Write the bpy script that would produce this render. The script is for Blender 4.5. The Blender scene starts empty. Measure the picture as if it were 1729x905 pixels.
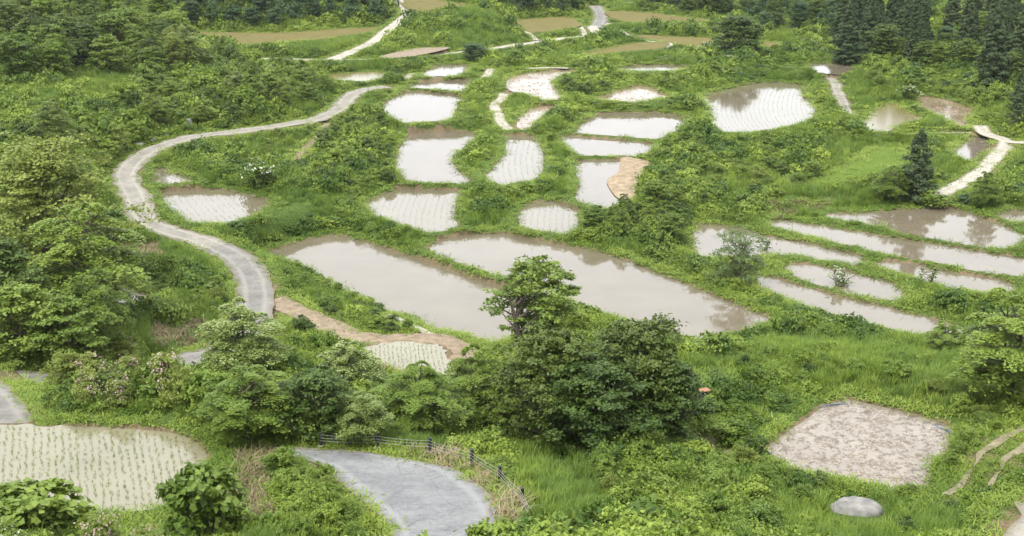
import bpy, math, random
import numpy as np
from mathutils import Vector
from mathutils.geometry import tessellate_polygon

# ------------------------------------------------------------------ camera model
F, CX, CY = 2200.0, 864.5, 452.5           # focal length and centre of the photograph, in its pixels
PITCH = math.radians(17.7)
CAMZ = 40.0                                 # eye height above the datum
CP, SP = math.cos(PITCH), math.sin(PITCH)

def ray(u, v):
    dx, dy = (u - CX) / F, (CY - v) / F
    return np.array([dx, CP + dy * SP, dy * CP - SP])

def at_level(u, v, z):
    """ground point that the survey sheet lists at (u, v) on the level z (relative to the eye)"""
    d = ray(u, v); t = z / d[2]
    return np.array([d[0] * t, d[1] * t, z + CAMZ])

def to_px(P):
    P = np.asarray(P, float); z = P[..., 2] - CAMZ
    f = P[..., 1] * CP - z * SP; up = P[..., 1] * SP + z * CP
    f = np.where(f > 0.1, f, 0.1)
    return CX + F * P[..., 0] / f, CY - F * up / f

# ------------------------------------------------------------------ surveyed outlines
# name: (level, kind, outline)   kinds: w wet paddy, s planted paddy, m muddy paddy, f far brown green field, g green field, e bare earth
PAD = {
'F1': (-25.0,'p',[(0,713),(67,716),(168,721),(236,725),(286,730),(320,740),(344,758),(350,775),(340,790),(323,814),(303,832),(269,850),(219,857),(152,858),(101,855),(34,843),(0,834),(-60,822),(-120,790),(-130,745),(-60,716)]),
'F2': (-33.2,'p',[(616,587),(636,580),(669,576),(705,577),(735,580),(752,587),(758,597),(762,606),(768,620),(762,636),(740,634),(700,630),(666,622),(639,612)]),
'F3': (-27.5,'m',[(1403,681),(1430,674),(1457,679),(1508,691),(1558,704),(1602,721),(1604,738),(1592,758),(1571,777),(1567,803),(1560,822),(1542,830),(1491,818),(1424,803),(1356,792),(1317,780),(1297,764),(1306,745),(1356,711),(1383,691)]),
'B1': (-35.0,'b',[(447,424),(473,418),(519,404),(553,398),(576,397),(616,408),(662,423),(712,439),(762,453),(811,469),(854,484),(895,500),(905,525),(890,552),(862,568),(844,576),(828,579),(795,572),(755,562),(705,538),(662,524),(616,504),(563,477),(516,451),(480,436)]),
'B2': (-34.5,'b',[(725,414),(748,403),(778,396),(811,394),(860,396),(910,406),(960,416),(1003,423),(1046,434),(1092,452),(1142,472),(1192,492),(1241,512),(1281,529),(1296,537),(1278,546),(1225,570),(1185,580),(1172,581),(1112,563),(1060,540),(1000,520),(940,500),(870,470),(841,464),(811,455),(778,444),(745,430)]),
'M1': (-34.1,'s',[(617,345),(636,333),(662,321),(682,317),(728,318),(772,317),(778,325),(772,337),(769,353),(770,366),(772,382),(755,387),(722,391),(695,384),(669,375),(636,364)]),
'M2': (-33.6,'w',[(692,224),(735,222),(772,221.5),(798,223),(806,229),(791,244),(775,255),(765,267),(768,279),(781,292),(795,300),(790,309),(748,309),(722,308),(690,304),(672,288),(668,268),(678,245)]),
'M3': (-33.2,'s',[(860,229),(893,229.5),(910,237),(916,255),(918,279),(913,292),(900,302),(886,307),(860,313),(844,314),(828,308),(820,301),(828,288),(846,265),(854,242),(848,230)]),
'M4': (-34.0,'s',[(875,368),(877,360),(890,346),(910,340),(933,340),(963,346),(976,355),(976,366),(974,381),(960,393),(940,392),(900,385),(880,379)]),
'M5': (-33.6,'w',[(969,278),(983,269),(1019,267),(1060,267),(1059,277),(1049,291),(1036,299),(1029,308),(1033,320),(1046,328),(1058,336),(1052,344),(1039,351),(1019,352),(1003,347),(983,341),(973,337),(974,317),(974,300)]),
'M6': (-33.3,'w',[(943,229),(969,229),(993,231),(1046,235.5),(1104,241.5),(1099,250),(1086,260),(1046,265),(1006,265),(976,260),(953,244)]),
'M7': (-33.1,'w',[(976,215),(993,199),(1019,190),(1066,190),(1138,192),(1155,199),(1158,206),(1145,217),(1115,232),(1092,234),(1046,230),(983,226),(969,224)]),
'M8': (-32.6,'w',[(642,181),(662,166),(687,154),(728,154),(776,161),(775,172),(768,189),(758,201),(722,205),(682,206),(660,197)]),
'M9': (-32.3,'w',[(690,146),(712,137),(742,134),(798,136.5),(805,140),(781,152),(762,154),(728,151.5),(695,149)]),
'M10': (-31.8,'w',[(715,124),(722,116),(748,109.4),(790,109),(797,113),(786,121),(768,128),(732,132),(718,130)]),
'M11': (-32.0,'m',[(853,142),(862,131),(886,124),(927,118.5),(969,117.5),(986,120),(960,125),(936,132),(937,146),(948,161),(936,170),(913,166),(886,159),(860,153)]),
'M12': (-32.6,'m',[(873,207),(877,199),(890,186),(910,179),(943,177.5),(944,181),(926,190.5),(910,199),(901,210),(883,218),(873,216)]),
'M13': (-32.2,'m',[(1003,167),(1026,159),(1059,147.5),(1086,145),(1105,149),(1125,159),(1129,163),(1092,170),(1072,172.5),(1046,171)]),
'M14': (-31.5,'w',[(1032,116),(1056,112.7),(1092,109.4),(1125,109),(1165,113.4),(1158,118),(1125,120.5),(1075,121)]),
'M15': (-32.7,'s',[(1188,167),(1205,156),(1241,146),(1271,141),(1300,139),(1322,140),(1349,142),(1357,146),(1355,162),(1365,172),(1376,182),(1370,199),(1355,208),(1322,217),(1289,222),(1248,225.5),(1215,223),(1203,213),(1200,199),(1196,181)]),
'M16': (-31.5,'w',[(1362,109.4),(1388,107),(1428,107),(1443,114.4),(1435,123),(1408,126),(1388,123),(1369,118)]),
'M17': (-32.7,'f',[(1461,209),(1475,192),(1495,176),(1518,176),(1528,186),(1554,199),(1536,206),(1514,213),(1495,221),(1468,219)]),
'M18': (-32.6,'m',[(1547,166),(1571,162.5),(1601,169),(1642,182),(1640,192),(1624,212),(1612,211),(1597,202),(1577,191),(1554,181)]),
'M19': (-33.3,'w',[(1609,254),(1621,244),(1640,232),(1664,231),(1674,239),(1667,251),(1640,272),(1624,267),(1610,261)]),
'M20': (-33.6,'g',[(1375,306),(1415,292),(1448,275),(1485,248),(1521,248),(1521,272),(1504,283),(1461,297),(1421,304),(1395,312)]),
'L1': (-32.4,'s',[(259,290),(264,286),(275,283),(298,294),(318,300),(327,305),(298,310),(272,309),(262,301)]),
'L2': (-33.0,'s',[(265,328),(288,321),(331,319),(381,320.5),(418,328),(430,331),(447,336),(455,345),(447,356),(430,364),(398,375),(375,379),(332,375),(305,367),(285,351)]),
'L3': (-32.3,'m',[(133,479),(159,474),(199,479),(225,489),(249,496),(249,503),(229,515),(199,523),(166,516),(133,495)]),
'R1': (-34.6,'b',[(1279,477),(1289,464),(1339,479),(1405,495.6),(1471,512),(1538,529),(1604,547),(1650,566),(1620,580),(1571,568),(1521,558),(1475,548),(1422,534),(1382,522),(1332,504),(1305,493)]),
'R2': (-34.42,'b',[(1325,449),(1355,446),(1405,451),(1448,462),(1488,472),(1514,482),(1520,500),(1488,502),(1438,494),(1388,480),(1349,466)]),
'R3': (-34.3,'b',[(1481,446),(1504,441),(1554,447),(1604,459),(1654,467),(1703,476),(1708,492),(1680,493),(1621,487),(1587,480),(1547,467),(1514,458)]),
'R4': (-34.28,'b',[(1173,381),(1192,378),(1218,380),(1258,388),(1300,399.5),(1355,408),(1405,421),(1441,428),(1457,436),(1451,445),(1405,438),(1355,431),(1319,427),(1281,430),(1208,432),(1175,427)]),
'R5': (-34.08,'b',[(1299,378),(1322,371),(1372,378),(1438,389.5),(1521,403),(1621,418),(1729,436),(1800,448),(1800,478),(1729,464),(1654,455),(1571,438),(1504,427),(1455,417),(1405,405),(1349,392)]),
'R6': (-33.88,'b',[(1395,363),(1438,359),(1488,356),(1554,351.4),(1614,352.4),(1654,365),(1693,380),(1723,393),(1727,400),(1700,416),(1654,414),(1597,404),(1547,397),(1514,390),(1488,381),(1438,372)]),
'R7': (-33.6,'b',[(1683,360),(1700,355),(1729,355.7),(1790,358),(1790,380),(1729,373),(1703,368)]),
'FA': (-32.0,'f',[(335,54.7),(365,54.5),(430,56),(496,54.7),(562,49.7),(629,46.4),(655,45),(642,51.4),(596,59.7),(546,66),(493,70),(450,74),(381,75.5),(345,72)]),
'FB': (-30.0,'f',[(672,0),(705,24),(729,22.5),(795,13),(778,6.6),(738,0),(720,-9),(690,-9)]),
'FC': (-32.0,'f',[(873,35),(910,31.5),(960,29),(973,36.5),(979,43),(960,48),(920,54.7),(893,54),(880,43)]),
'FD': (-33.0,'f',[(1022,21.5),(1046,19),(1092,21.5),(1142,28),(1195,32.5),(1195,36.5),(1142,37),(1059,37),(1039,31.5)]),
'FE': (-31.6,'f',[(979,92),(1009,84.5),(1046,78),(1076,73),(1112,71),(1128,73.6),(1112,83),(1092,87),(1042,90),(993,94.5)]),
'FF': (-32.0,'f',[(1076,61),(1099,59.7),(1158,63),(1202,64.7),(1202,78),(1168,80),(1142,74.6),(1112,69)]),
'FG': (-31.2,'e',[(642,96.5),(679,87),(712,81.5),(755,80.5),(735,87),(689,96),(662,98.5)]),
'FH': (-31.9,'f',[(549,127),(596,123),(636,121),(647,124),(642,132),(616,137),(569,136)]),
'FI': (-31.8,'f',[(1284,71),(1310,71.5),(1317,76),(1300,82),(1284,81)]),
}

# roads: name: (width m, surface, [(u, v, level)])
ROAD = {
'gravel_road': (2.9,'gravel',[(652,146,-32.1),(612,152,-32.1),(590,164,-32.2),(574,182,-32.2),(543,198,-32.2),(496,208,-32.0),(435,217,-31.8),(398,222,-31.7),(332,230,-31.6),(285,242,-31.7),(252,255,-31.8),(226,273,-32.0),(213,290,-32.1),(214,307,-32.2),(226,328,-32.35),(234,350,-32.5),(250,374,-32.7),(289,391,-32.8),(331,403,-32.9),(365,416,-32.9)]),
'asphalt_road': (2.9,'asphalt',[(365,416,-32.9),(398,434,-33.0),(421,459,-33.1),(430,486,-33.1),(430,520,-33.0),(415,560,-32.6),(380,590,-32.0),(330,603,-31.5),(270,622,-30.8),(190,638,-30.0),(100,640,-29.3),(10,640,-28.6),(-70,645,-28.2)]),
'side_road': (2.3,'asphalt',[(-85,618,-29.0),(-40,648,-28.1),(-14,668,-27.4),(8,700,-26.5),(18,730,-25.8)]),
'valley_road': (3.0,'concrete',[(430,101,-31.8),(456,99.6,-31.8),(513,101.5,-31.8),(579,102,-31.8),(645,100.5,-31.8),(689,98.8,-31.8),(728,94.5,-31.8),(768,90,-31.8),(828,83.5,-31.8),(870,76.5,-31.9),(903,72.5,-32.0),(943,66,-32.2),(986,62,-32.4),(1008,57.5,-32.5),(1002,48,-32.6),(1016,41,-32.8),(1050,40.5,-32.9),(1092,41.5,-32.9),(1158,40.5,-32.9),(1228,39.5,-32.8),(1300,39,-32.7)]),
'forest_road': (3.2,'asphalt',[(1004,48,-32.6),(1012,36,-32.9),(1014,24,-33.2),(1005,10,-33.6)]),
'hill_track': (2.6,'concrete',[(559,100.5,-31.8),(589,89.5,-31.7),(629,71,-31.4),(655,51,-30.9),(678,34,-30.5),(688,23,-30.2),(683,12,-30.1),(668,-2,-29.9)]),
'field_edge_path': (1.3,'concrete',[(1046,51,-32.3),(1066,61.5,-32.2),(1092,69,-31.9),(1128,73,-31.7),(1124,81,-31.7),(1103,87,-31.7)]),
'farm_path': (1.6,'concrete',[(850,157,-32.4),(848,166,-32.5),(835,177,-32.7),(841,192,-32.9),(848,208,-33.05),(862,220,-33.1)]),
'farm_lane': (1.5,'concrete',[(829,116,-31.8),(826,122,-31.9),(820,130,-32.0)]),
'bund_path': (1.1,'concrete',[(860,116,-31.8),(900,115,-31.8),(926,114,-31.8),(960,115,-31.7)]),
'foot_path': (1.5,'concrete',[(697,124,-32.2),(688,130,-32.3),(683,137,-32.4)]),
'right_lane': (1.7,'gravel',[(1400,128,-31.9),(1410,140,-32.1),(1414,153,-32.3),(1424,174,-32.6),(1432,193,-32.8)]),
'valley_lane': (2.0,'concrete',[(1655,212,-32.6),(1666,226,-32.8),(1700,239,-33.0),(1683,262,-33.1),(1650,294,-33.1),(1612,315,-33.1),(1582,330,-33.1)]),
'side_lane': (1.6,'concrete',[(1700,239,-33.0),(1729,240,-32.8),(1790,236,-32.6)]),
'grass_path': (0.8,'concrete',[(1470,222,-32.9),(1530,226,-33.0),(1590,224,-32.9),(1640,224,-32.9)]),
'earth_track': (2.2,'earth',[(462,506,-33.2),(485,516,-33.3),(520,535,-33.4),(563,555,-33.5),(598,567,-33.5),(662,573,-33.4),(728,571,-33.4),(766,581,-33.4),(785,594,-33.35),(788,612,-33.2)]),
'drain_path': (0.7,'concrete',[(655,532,-34.0),(690,547,-33.9),(728,565,-33.7)]),
'rut_track': (1.9,'rut',[(1620,842,-26.8),(1640,822,-26.8),(1664,792,-26.6),(1695,758,-26.4),(1740,735,-26.3),(1790,722,-26.2)]),
'dirt_path': (0.9,'earth',[(1200,742,-27.7),(1215,757,-27.7),(1240,766,-27.6)]),
'stone_path': (0.7,'earth',[(1203,637,-30.9),(1222,648,-30.5),(1246,658,-30.2)]),
'gravel_corner': (3.0,'gravel',[(1752,948,-22.9),(1768,908,-23.1),(1800,870,-23.2)]),
'north_lane': (1.2,'concrete',[(875,40,-32.1),(893,56,-32.0),(905,68,-32.0)]),
'plot_lane': (1.1,'concrete',[(979,44,-32.2),(986,55,-32.3),(988,61,-32.35)]),
'slope_path': (1.0,'earth',[(553,208,-32.5),(540,228,-32.9),(520,246,-33.3),(497,272,-33.5)]),
}
FRONT_ROAD = [(526,757,-25.15),(605,762,-25.1),(666,772,-25.0),(723,782,-24.9),(767,792,-24.75),(794,809,-24.5),(818,826,-24.2),(834,846,-23.9),(843,870,-23.5),(845,905,-23.0),(838,950,-22.4),(815,1020,-21.6),(640,1020,-21.7),
              (640,950,-22.6),(662,905,-23.15),(650,880,-23.5),(618,852,-23.9),(590,829,-24.25),(566,808,-24.55),(545,789,-24.8),(510,775,-25.05),(470,764,-25.2),(470,755,-25.2)]

# free terrain heights (u, v, level)
CTRL = [
# far valley and the forest slopes behind it
(100,-12,-24.0),(0,20,-23.6),(200,5,-26.2),(330,60,-30.0),(250,60,-28.6),(380,80,-31.4),(300,100,-29.8),(200,100,-28.4),(100,100,-27.6),(0,100,-26.4),(0,150,-27.4),(100,170,-28.4),(200,170,-29.4),
(300,160,-30.6),(400,130,-31.0),(450,140,-31.6),(480,115,-31.9),(520,140,-31.9),(500,180,-31.8),(400,180,-31.2),(300,200,-31.0),(200,230,-30.6),(100,250,-30.0),(0,300,-29.0),(100,340,-30.2),(170,300,-31.2),
(240,40,-30.8),(450,40,-31.0),(600,30,-31.0),(600,8,-29.0),(450,5,-28.0),(300,10,-28.0),
(640,88,-31.7),(700,70,-30.9),(760,70,-31.1),(760,45,-29.9),(800,40,-29.4),(860,60,-31.3),(860,40,-30.1),(800,18,-28.8),(890,66,-31.9),
(860,5,-30.0),(940,10,-31.0),(1000,8,-33.0),(1100,5,-33.0),(1200,12,-32.4),(1300,20,-31.8),(1400,30,-30.8),(1300,60,-31.8),(1250,95,-32.0),(1250,125,-32.2),(1400,85,-31.8),(1450,100,-31.9),(1500,130,-32.0),(1450,150,-32.2),
(1600,60,-29.6),(1729,60,-28.0),(1600,120,-31.4),(1729,140,-30.6),(1729,200,-32.0),(1680,190,-32.3),(1600,240,-33.0),(1480,170,-32.4),(1530,160,-32.3),(1450,225,-33.1),(1560,290,-33.4),(1700,300,-33.3),(1729,330,-33.3),(1640,340,-33.4),
(1150,130,-32.0),(970,145,-31.9),(960,105,-31.6),(850,100,-31.7),(770,100,-31.8),(1040,100,-31.5),(620,115,-31.9),(680,115,-32.0),
# middle banks
(600,250,-32.9),(570,230,-32.7),(630,300,-33.5),(560,300,-33.6),(500,330,-33.5),(440,290,-33.3),(420,250,-33.0),(350,265,-32.7),(600,330,-34.0),(540,380,-34.2),(480,390,-33.8),(640,260,-33.4),(830,260,-33.1),(820,350,-33.8),(930,320,-33.5),
(1100,300,-33.7),(1150,260,-33.3),(1180,340,-34.0),(1280,270,-33.5),(1350,300,-33.7),(1300,350,-33.9),(1400,340,-33.7),(1100,370,-34.3),(1050,385,-34.3),(1120,410,-34.3),(1240,450,-34.4),(1480,345,-33.4),
# near slopes
(350,440,-32.7),(280,430,-32.4),(230,410,-32.2),(330,500,-32.5),(330,540,-32.3),(280,565,-31.4),(150,440,-31.6),(60,480,-30.6),(100,560,-30.2),(20,600,-29.0),(180,600,-30.4),(150,690,-27.0),(40,705,-26.0),(300,690,-27.2),
(450,650,-30.4),(400,690,-28.2),(420,730,-26.0),(520,500,-33.9),(560,520,-33.8),(640,550,-33.9),(620,660,-31.4),(560,700,-28.6),(560,730,-26.4),(700,700,-28.8),(700,735,-26.6),(800,680,-30.0),(850,620,-32.2),(900,590,-33.6),(1000,560,-34.2),(820,770,-25.6),(900,820,-24.8),(900,905,-23.6),
(1000,690,-29.0),(1100,640,-30.7),(1100,700,-28.9),(1000,780,-26.8),(1100,790,-26.6),(1150,600,-32.4),(1250,620,-31.2),(1200,700,-29.0),(1400,600,-31.8),(1500,620,-30.8),(1400,650,-29.4),(1600,600,-32.0),(1700,600,-31.6),(1650,690,-28.6),(1729,680,-28.4),(1700,760,-26.7),
(1270,800,-26.6),(1450,850,-26.2),(1450,900,-24.6),(1200,860,-25.3),(1050,860,-25.0),(1650,860,-25.6),(1000,905,-23.8),(1300,905,-24.4),
(430,800,-24.3),(430,860,-23.3),(480,905,-22.6),(300,905,-22.7),(100,905,-22.9),(-60,880,-23.3),(550,860,-23.6),(620,905,-22.8),
]
WORLD_CTRL = [  # x, y, level: the hillside below and beside the viewpoint and land beyond the frame
(0,-12,-1.7),(12,-12,-2.0),(-12,-12,-2.0),(0,3,-3.2),(25,3,-5),(-25,3,-5),(0,18,-11.5),(25,18,-12),(-25,18,-11.5),(0,31,-18),(20,31,-18.5),(-20,31,-18),(40,35,-20),(-40,35,-19),
(-45,60,-24),(-60,90,-25),(-80,130,-24),(-110,180,-20),(-130,230,-16),(50,60,-26),(62,85,-32),(80,110,-33),(100,150,-32),(130,200,-29),(150,230,-24),
(0,330,-30),(-80,330,-27),(80,330,-29),(150,320,-20),(-150,320,-14),(0,480,-10),(-150,480,4),(150,480,2),(300,480,10),(-300,480,14),(0,690,0),(350,690,10),(-350,690,10),
]
# ------------------------------------------------------------------ helpers
rng = np.random.default_rng(7)
scene = bpy.context.scene
COL = scene.collection

def catmull(pts, n, closed):
    P = np.asarray(pts, float); N = len(P); out = []
    segs = N if closed else N - 1
    for i in range(segs):
        if closed: a, b, c, d = P[i - 1], P[i], P[(i + 1) % N], P[(i + 2) % N]
        else: a, b, c, d = P[max(i - 1, 0)], P[i], P[i + 1], P[min(i + 2, N - 1)]
        for k in range(n):
            t = k / n
            out.append(0.5 * ((2 * b) + (c - a) * t + (2 * a - 5 * b + 4 * c - d) * t * t + (3 * b - a - 3 * c + d) * t ** 3))
    if not closed: out.append(P[-1])
    return np.array(out)

def link(o, parent=None):
    COL.objects.link(o)
    if parent is not None: o.parent = parent
    return o

def mesh_np(name, V, Fc, n=4, mat=None, smooth=False):
    """mesh from arrays; every face has n corners"""
    V = np.ascontiguousarray(V, np.float32); Fc = np.ascontiguousarray(Fc, np.int32)
    me = bpy.data.meshes.new(name)
    me.vertices.add(len(V)); me.vertices.foreach_set('co', V.ravel())
    me.loops.add(Fc.size); me.loops.foreach_set('vertex_index', Fc.ravel())
    me.polygons.add(len(Fc)); me.polygons.foreach_set('loop_start', np.arange(0, Fc.size, n, dtype=np.int32))
    me.update(calc_edges=True)
    if smooth: me.polygons.foreach_set('use_smooth', np.ones(len(Fc), bool))
    if mat: me.materials.append(mat)
    return me

def tag(o, label=None, cat=None, group=None, kind=None):
    if label: o['label'] = label
    if cat: o['category'] = cat
    if group: o['group'] = group
    if kind: o['kind'] = kind
    return o

def vnoise(x, y, seed=0):
    """smooth value noise in [-1, 1]"""
    xi, yi = np.floor(x).astype(np.int64), np.floor(y).astype(np.int64)
    xf, yf = x - xi, y - yi
    def h(a, b):
        n = (a * 374761393 + b * 668265263 + seed * 1442695041) & 0xffffffff
        n = ((n ^ (n >> 13)) * 1274126177) & 0xffffffff
        return ((n ^ (n >> 16)) & 0xffff) / 32767.5 - 1
    u, v = xf * xf * (3 - 2 * xf), yf * yf * (3 - 2 * yf)
    return (h(xi, yi) * (1 - u) + h(xi + 1, yi) * u) * (1 - v) + (h(xi, yi + 1) * (1 - u) + h(xi + 1, yi + 1) * u) * v

def fbm(x, y, seed=0, oct=4):
    s, a, t = 0, 1.0, 0
    for k in range(oct):
        s = s + a * vnoise(x * 2 ** k + 17.3 * k, y * 2 ** k - 9.1 * k, seed + k); t += a; a *= .5
    return s / t

def poly_sd(px, py, poly):
    """signed distance to a closed polygon, negative inside"""
    d2 = np.full(px.shape, 1e18); ins = np.zeros(px.shape, bool)
    x0, y0 = poly[:, 0], poly[:, 1]; x1, y1 = np.roll(x0, -1), np.roll(y0, -1)
    for a, b, c, d in zip(x0, y0, x1, y1):
        ex, ey = c - a, d - b; L = ex * ex + ey * ey + 1e-12
        t = np.clip(((px - a) * ex + (py - b) * ey) / L, 0, 1)
        d2 = np.minimum(d2, (px - a - t * ex) ** 2 + (py - b - t * ey) ** 2)
        cr = (b > py) != (d > py)
        with np.errstate(divide='ignore', invalid='ignore'):
            ins ^= cr & (px < (c - a) * (py - b) / (d - b) + a)
    return np.where(ins, -1, 1) * np.sqrt(d2)

def line_dist(px, py, L):
    """distance to an open polyline and the height of the nearest point"""
    d2 = np.full(px.shape, 1e18); hz = np.zeros(px.shape)
    for p, q in zip(L[:-1], L[1:]):
        ex, ey = q[0] - p[0], q[1] - p[1]; l2 = ex * ex + ey * ey + 1e-12
        t = np.clip(((px - p[0]) * ex + (py - p[1]) * ey) / l2, 0, 1)
        dd = (px - p[0] - t * ex) ** 2 + (py - p[1] - t * ey) ** 2
        m = dd < d2
        d2 = np.where(m, dd, d2); hz = np.where(m, p[2] + t * (q[2] - p[2]), hz)
    return np.sqrt(d2), hz

def sstep(a, b, x):
    t = np.clip((x - a) / (b - a), 0, 1)
    return t * t * (3 - 2 * t)

# ------------------------------------------------------------------ outlines in the world
pad_w = {}
for k, (z, kind, pts) in PAD.items():
    w = np.array([at_level(u, v, z) for u, v in pts])
    pad_w[k] = catmull(w, 4, True)
def out_normals(w):
    t = np.roll(w, -1, 0)[:, :2] - np.roll(w, 1, 0)[:, :2]; t = t / (np.linalg.norm(t, axis=1)[:, None] + 1e-9)
    area = (w[:, 0] * np.roll(w[:, 1], -1) - np.roll(w[:, 0], -1) * w[:, 1]).sum()
    return np.stack([t[:, 1], -t[:, 0]], -1) * (1 if area > 0 else -1)
# near shores reach a little under the weeds that overhang them
for k, w in pad_w.items():
    if PAD[k][1] in 'wsmbp':
        nn = out_normals(w); w[:, :2] += nn * (np.clip(-nn[:, 1], 0, 1) * (.55 if k[0] == 'R' else .35))[:, None]
# a bund of walking width between neighbours
for it in range(3):
    for k, w in pad_w.items():
        nn = out_normals(w)
        for k2, w2 in pad_w.items():
            if k2 == k or abs(w[:, 0].mean() - w2[:, 0].mean()) > 60 or abs(w[:, 1].mean() - w2[:, 1].mean()) > 60: continue
            g_ = poly_sd(w[:, 0], w[:, 1], w2); need = np.clip((.85 if k[0] == 'R' else 1.15) - g_, 0, 1.2)
            w[:, :2] -= nn * (need * (.5 if PAD[k][0] > PAD[k2][0] else .35))[:, None]
road_w = {}
for k, (wd, surf, pts) in ROAD.items():
    w = np.array([at_level(*p) for p in pts])
    road_w[k] = catmull(w, 8, False)
front_w = catmull(np.array([at_level(*p) for p in FRONT_ROAD]), 4, True)

# ------------------------------------------------------------------ thin plate surface through every level
def warp(x, y):
    return np.stack([x / (y + 25) * 1.2, np.log(y + 25)], -1)
src = [at_level(*c) for c in CTRL] + [np.array([x, y, z + CAMZ]) for x, y, z in WORLD_CTRL]
for k, w in pad_w.items(): src += list(w[::5])
for k, w in road_w.items(): src += list(w[::6])
src += list(front_w[::6])
src = np.array(src)
def kern(r2): return 0.5 * r2 * np.log(r2 + 1e-9)
Wp = warp(src[:, 0], src[:, 1]); nS = len(src)
A = np.zeros((nS + 3, nS + 3)); d = Wp[:, None] - Wp[None]
A[:nS, :nS] = kern((d ** 2).sum(-1)) + np.eye(nS) * 2e-5
A[:nS, nS] = 1; A[:nS, nS + 1:] = Wp; A[nS, :nS] = 1; A[nS + 1:, :nS] = Wp.T
sol = np.linalg.solve(A, np.concatenate([src[:, 2], np.zeros(3)]))
def tps(x, y):
    q = warp(x, y).reshape(-1, 2); out = np.empty(len(q))
    for i in range(0, len(q), 4000):
        r2 = ((q[i:i + 4000, None] - Wp[None]) ** 2).sum(-1)
        out[i:i + 4000] = kern(r2) @ sol[:nS] + sol[nS] + q[i:i + 4000] @ sol[nS + 1:]
    return out.reshape(np.shape(x))

NR, NC = 1450, 429
T0, T1, HALF = math.log(10.0), math.log(725.0), 0.62
def grid_y(j): return np.exp(T0 + (T1 - T0) * j / (NR - 1)) - 25
jj, ii = np.meshgrid(np.arange(0, NR, 9).tolist() + [NR - 1], np.arange(0, NC, 4), indexing='ij')
yc = grid_y(jj); xc = (ii / (NC - 1) * 2 - 1) * HALF * (yc + 25)
zc = tps(xc, yc)
def up(a, axis, src_i, n):
    t = np.interp(np.arange(n), src_i, np.arange(len(src_i))); i0 = np.minimum(t.astype(int), len(src_i) - 2); f = t - i0
    sh = [1, 1]; sh[axis] = n; f = f.reshape(sh)
    return np.take(a, i0, axis) * (1 - f) + np.take(a, i0 + 1, axis) * f
GZ = up(up(zc, 0, jj[:, 0], NR), 1, ii[0], NC)
J, I = np.meshgrid(np.arange(NR), np.arange(NC), indexing='ij')
GY = grid_y(J); GX = (I / (NC - 1) * 2 - 1) * HALF * (GY + 25)
GZ = GZ + fbm(GX / 6, GY / 6, 3) * 0.45 * sstep(15, 60, GY)

# blend banks and bunds round every paddy, then the roads
SD = np.full(GX.shape, 50.0); SDP = np.full(GX.shape, 50.0)       # clearance to water or field, name of nearest
num = np.zeros(GX.shape); den = np.zeros(GX.shape); inside = np.full(GX.shape, np.nan)
FIELD = np.full(GX.shape, 50.0)
for k, w in pad_w.items():
    m = 6.0
    b = (GX > w[:, 0].min() - m) & (GX < w[:, 0].max() + m) & (GY > w[:, 1].min() - m) & (GY < w[:, 1].max() + m)
    sd = poly_sd(GX[b], GY[b], w)
    lvl = PAD[k][0] + CAMZ
    if PAD[k][1] in 'feg': FIELD[b] = np.minimum(FIELD[b], sd)
    SD[b] = np.minimum(SD[b], sd)
    pl = 0.9 + GY[b] * .004
    wt = np.where(sd < 5, (1 - sstep(pl, 5.0, sd)) / (np.maximum(sd - pl, 0) + 0.12) ** 2, 0) + np.where(sd < 3, .6 / (np.maximum(sd, 0) + .05) ** 2 * (1 - sstep(.5, 3, sd)), 0)
    wt = wt * np.exp(1.3 * (lvl - 6.0))
    bump = 0.0 if PAD[k][1] in 'feg' else (.14 if k[0] == 'R' else .22)
    prof = lvl + bump * sstep(-0.1, 0.55, sd) + 0.03 * sd.clip(-1, 0)
    num[b] += wt * prof; den[b] += wt
    ins = inside[b]; mk = sd <= 0
    ins[mk] = lvl + (np.maximum(sd, -1.0) * 0.35)[mk]
    inside[b] = ins
w0 = 0.12
GZ = (num + w0 * GZ) / (den + w0)
GZ = np.where(np.isnan(inside), GZ, inside)
RD = np.full(GX.shape, 50.0)
for k, w in road_w.items():
    hw = ROAD[k][0] / 2; m = hw + 4
    b = (GX > w[:, 0].min() - m) & (GX < w[:, 0].max() + m) & (GY > w[:, 1].min() - m) & (GY < w[:, 1].max() + m)
    dd, hz = line_dist(GX[b], GY[b], w)
    keep = (SD[b] > 0.1)
    wt = np.where(keep, 1 - sstep(hw + 0.25, hw + min(2.2, hw * 2), dd), 0)
    GZ[b] = GZ[b] * (1 - wt) + (hz - 0.07) * wt
    RD[b] = np.minimum(RD[b], np.abs(dd - .55) - .20 if ROAD[k][1] == 'rut' else dd - hw)
# road in front: plane-like between its edges
def front_height(x, y):
    d2 = (x[:, None] - front_w[None, :, 0]) ** 2 + (y[:, None] - front_w[None, :, 1]) ** 2
    wi = 1 / (d2 + 0.05) ** 1.5
    return (wi * front_w[None, :, 2]).sum(1) / wi.sum(1)
b = (GX > front_w[:, 0].min() - 6) & (GX < front_w[:, 0].max() + 6) & (GY > front_w[:, 1].min() - 6) & (GY < front_w[:, 1].max() + 6)
sd = poly_sd(GX[b], GY[b], front_w); hz = front_height(GX[b], GY[b])
wt = 1 - sstep(0.3, 3.0, sd)
GZ[b] = GZ[b] * (1 - wt) + (hz - 0.035) * wt
RD[b] = np.minimum(RD[b], sd)

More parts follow.
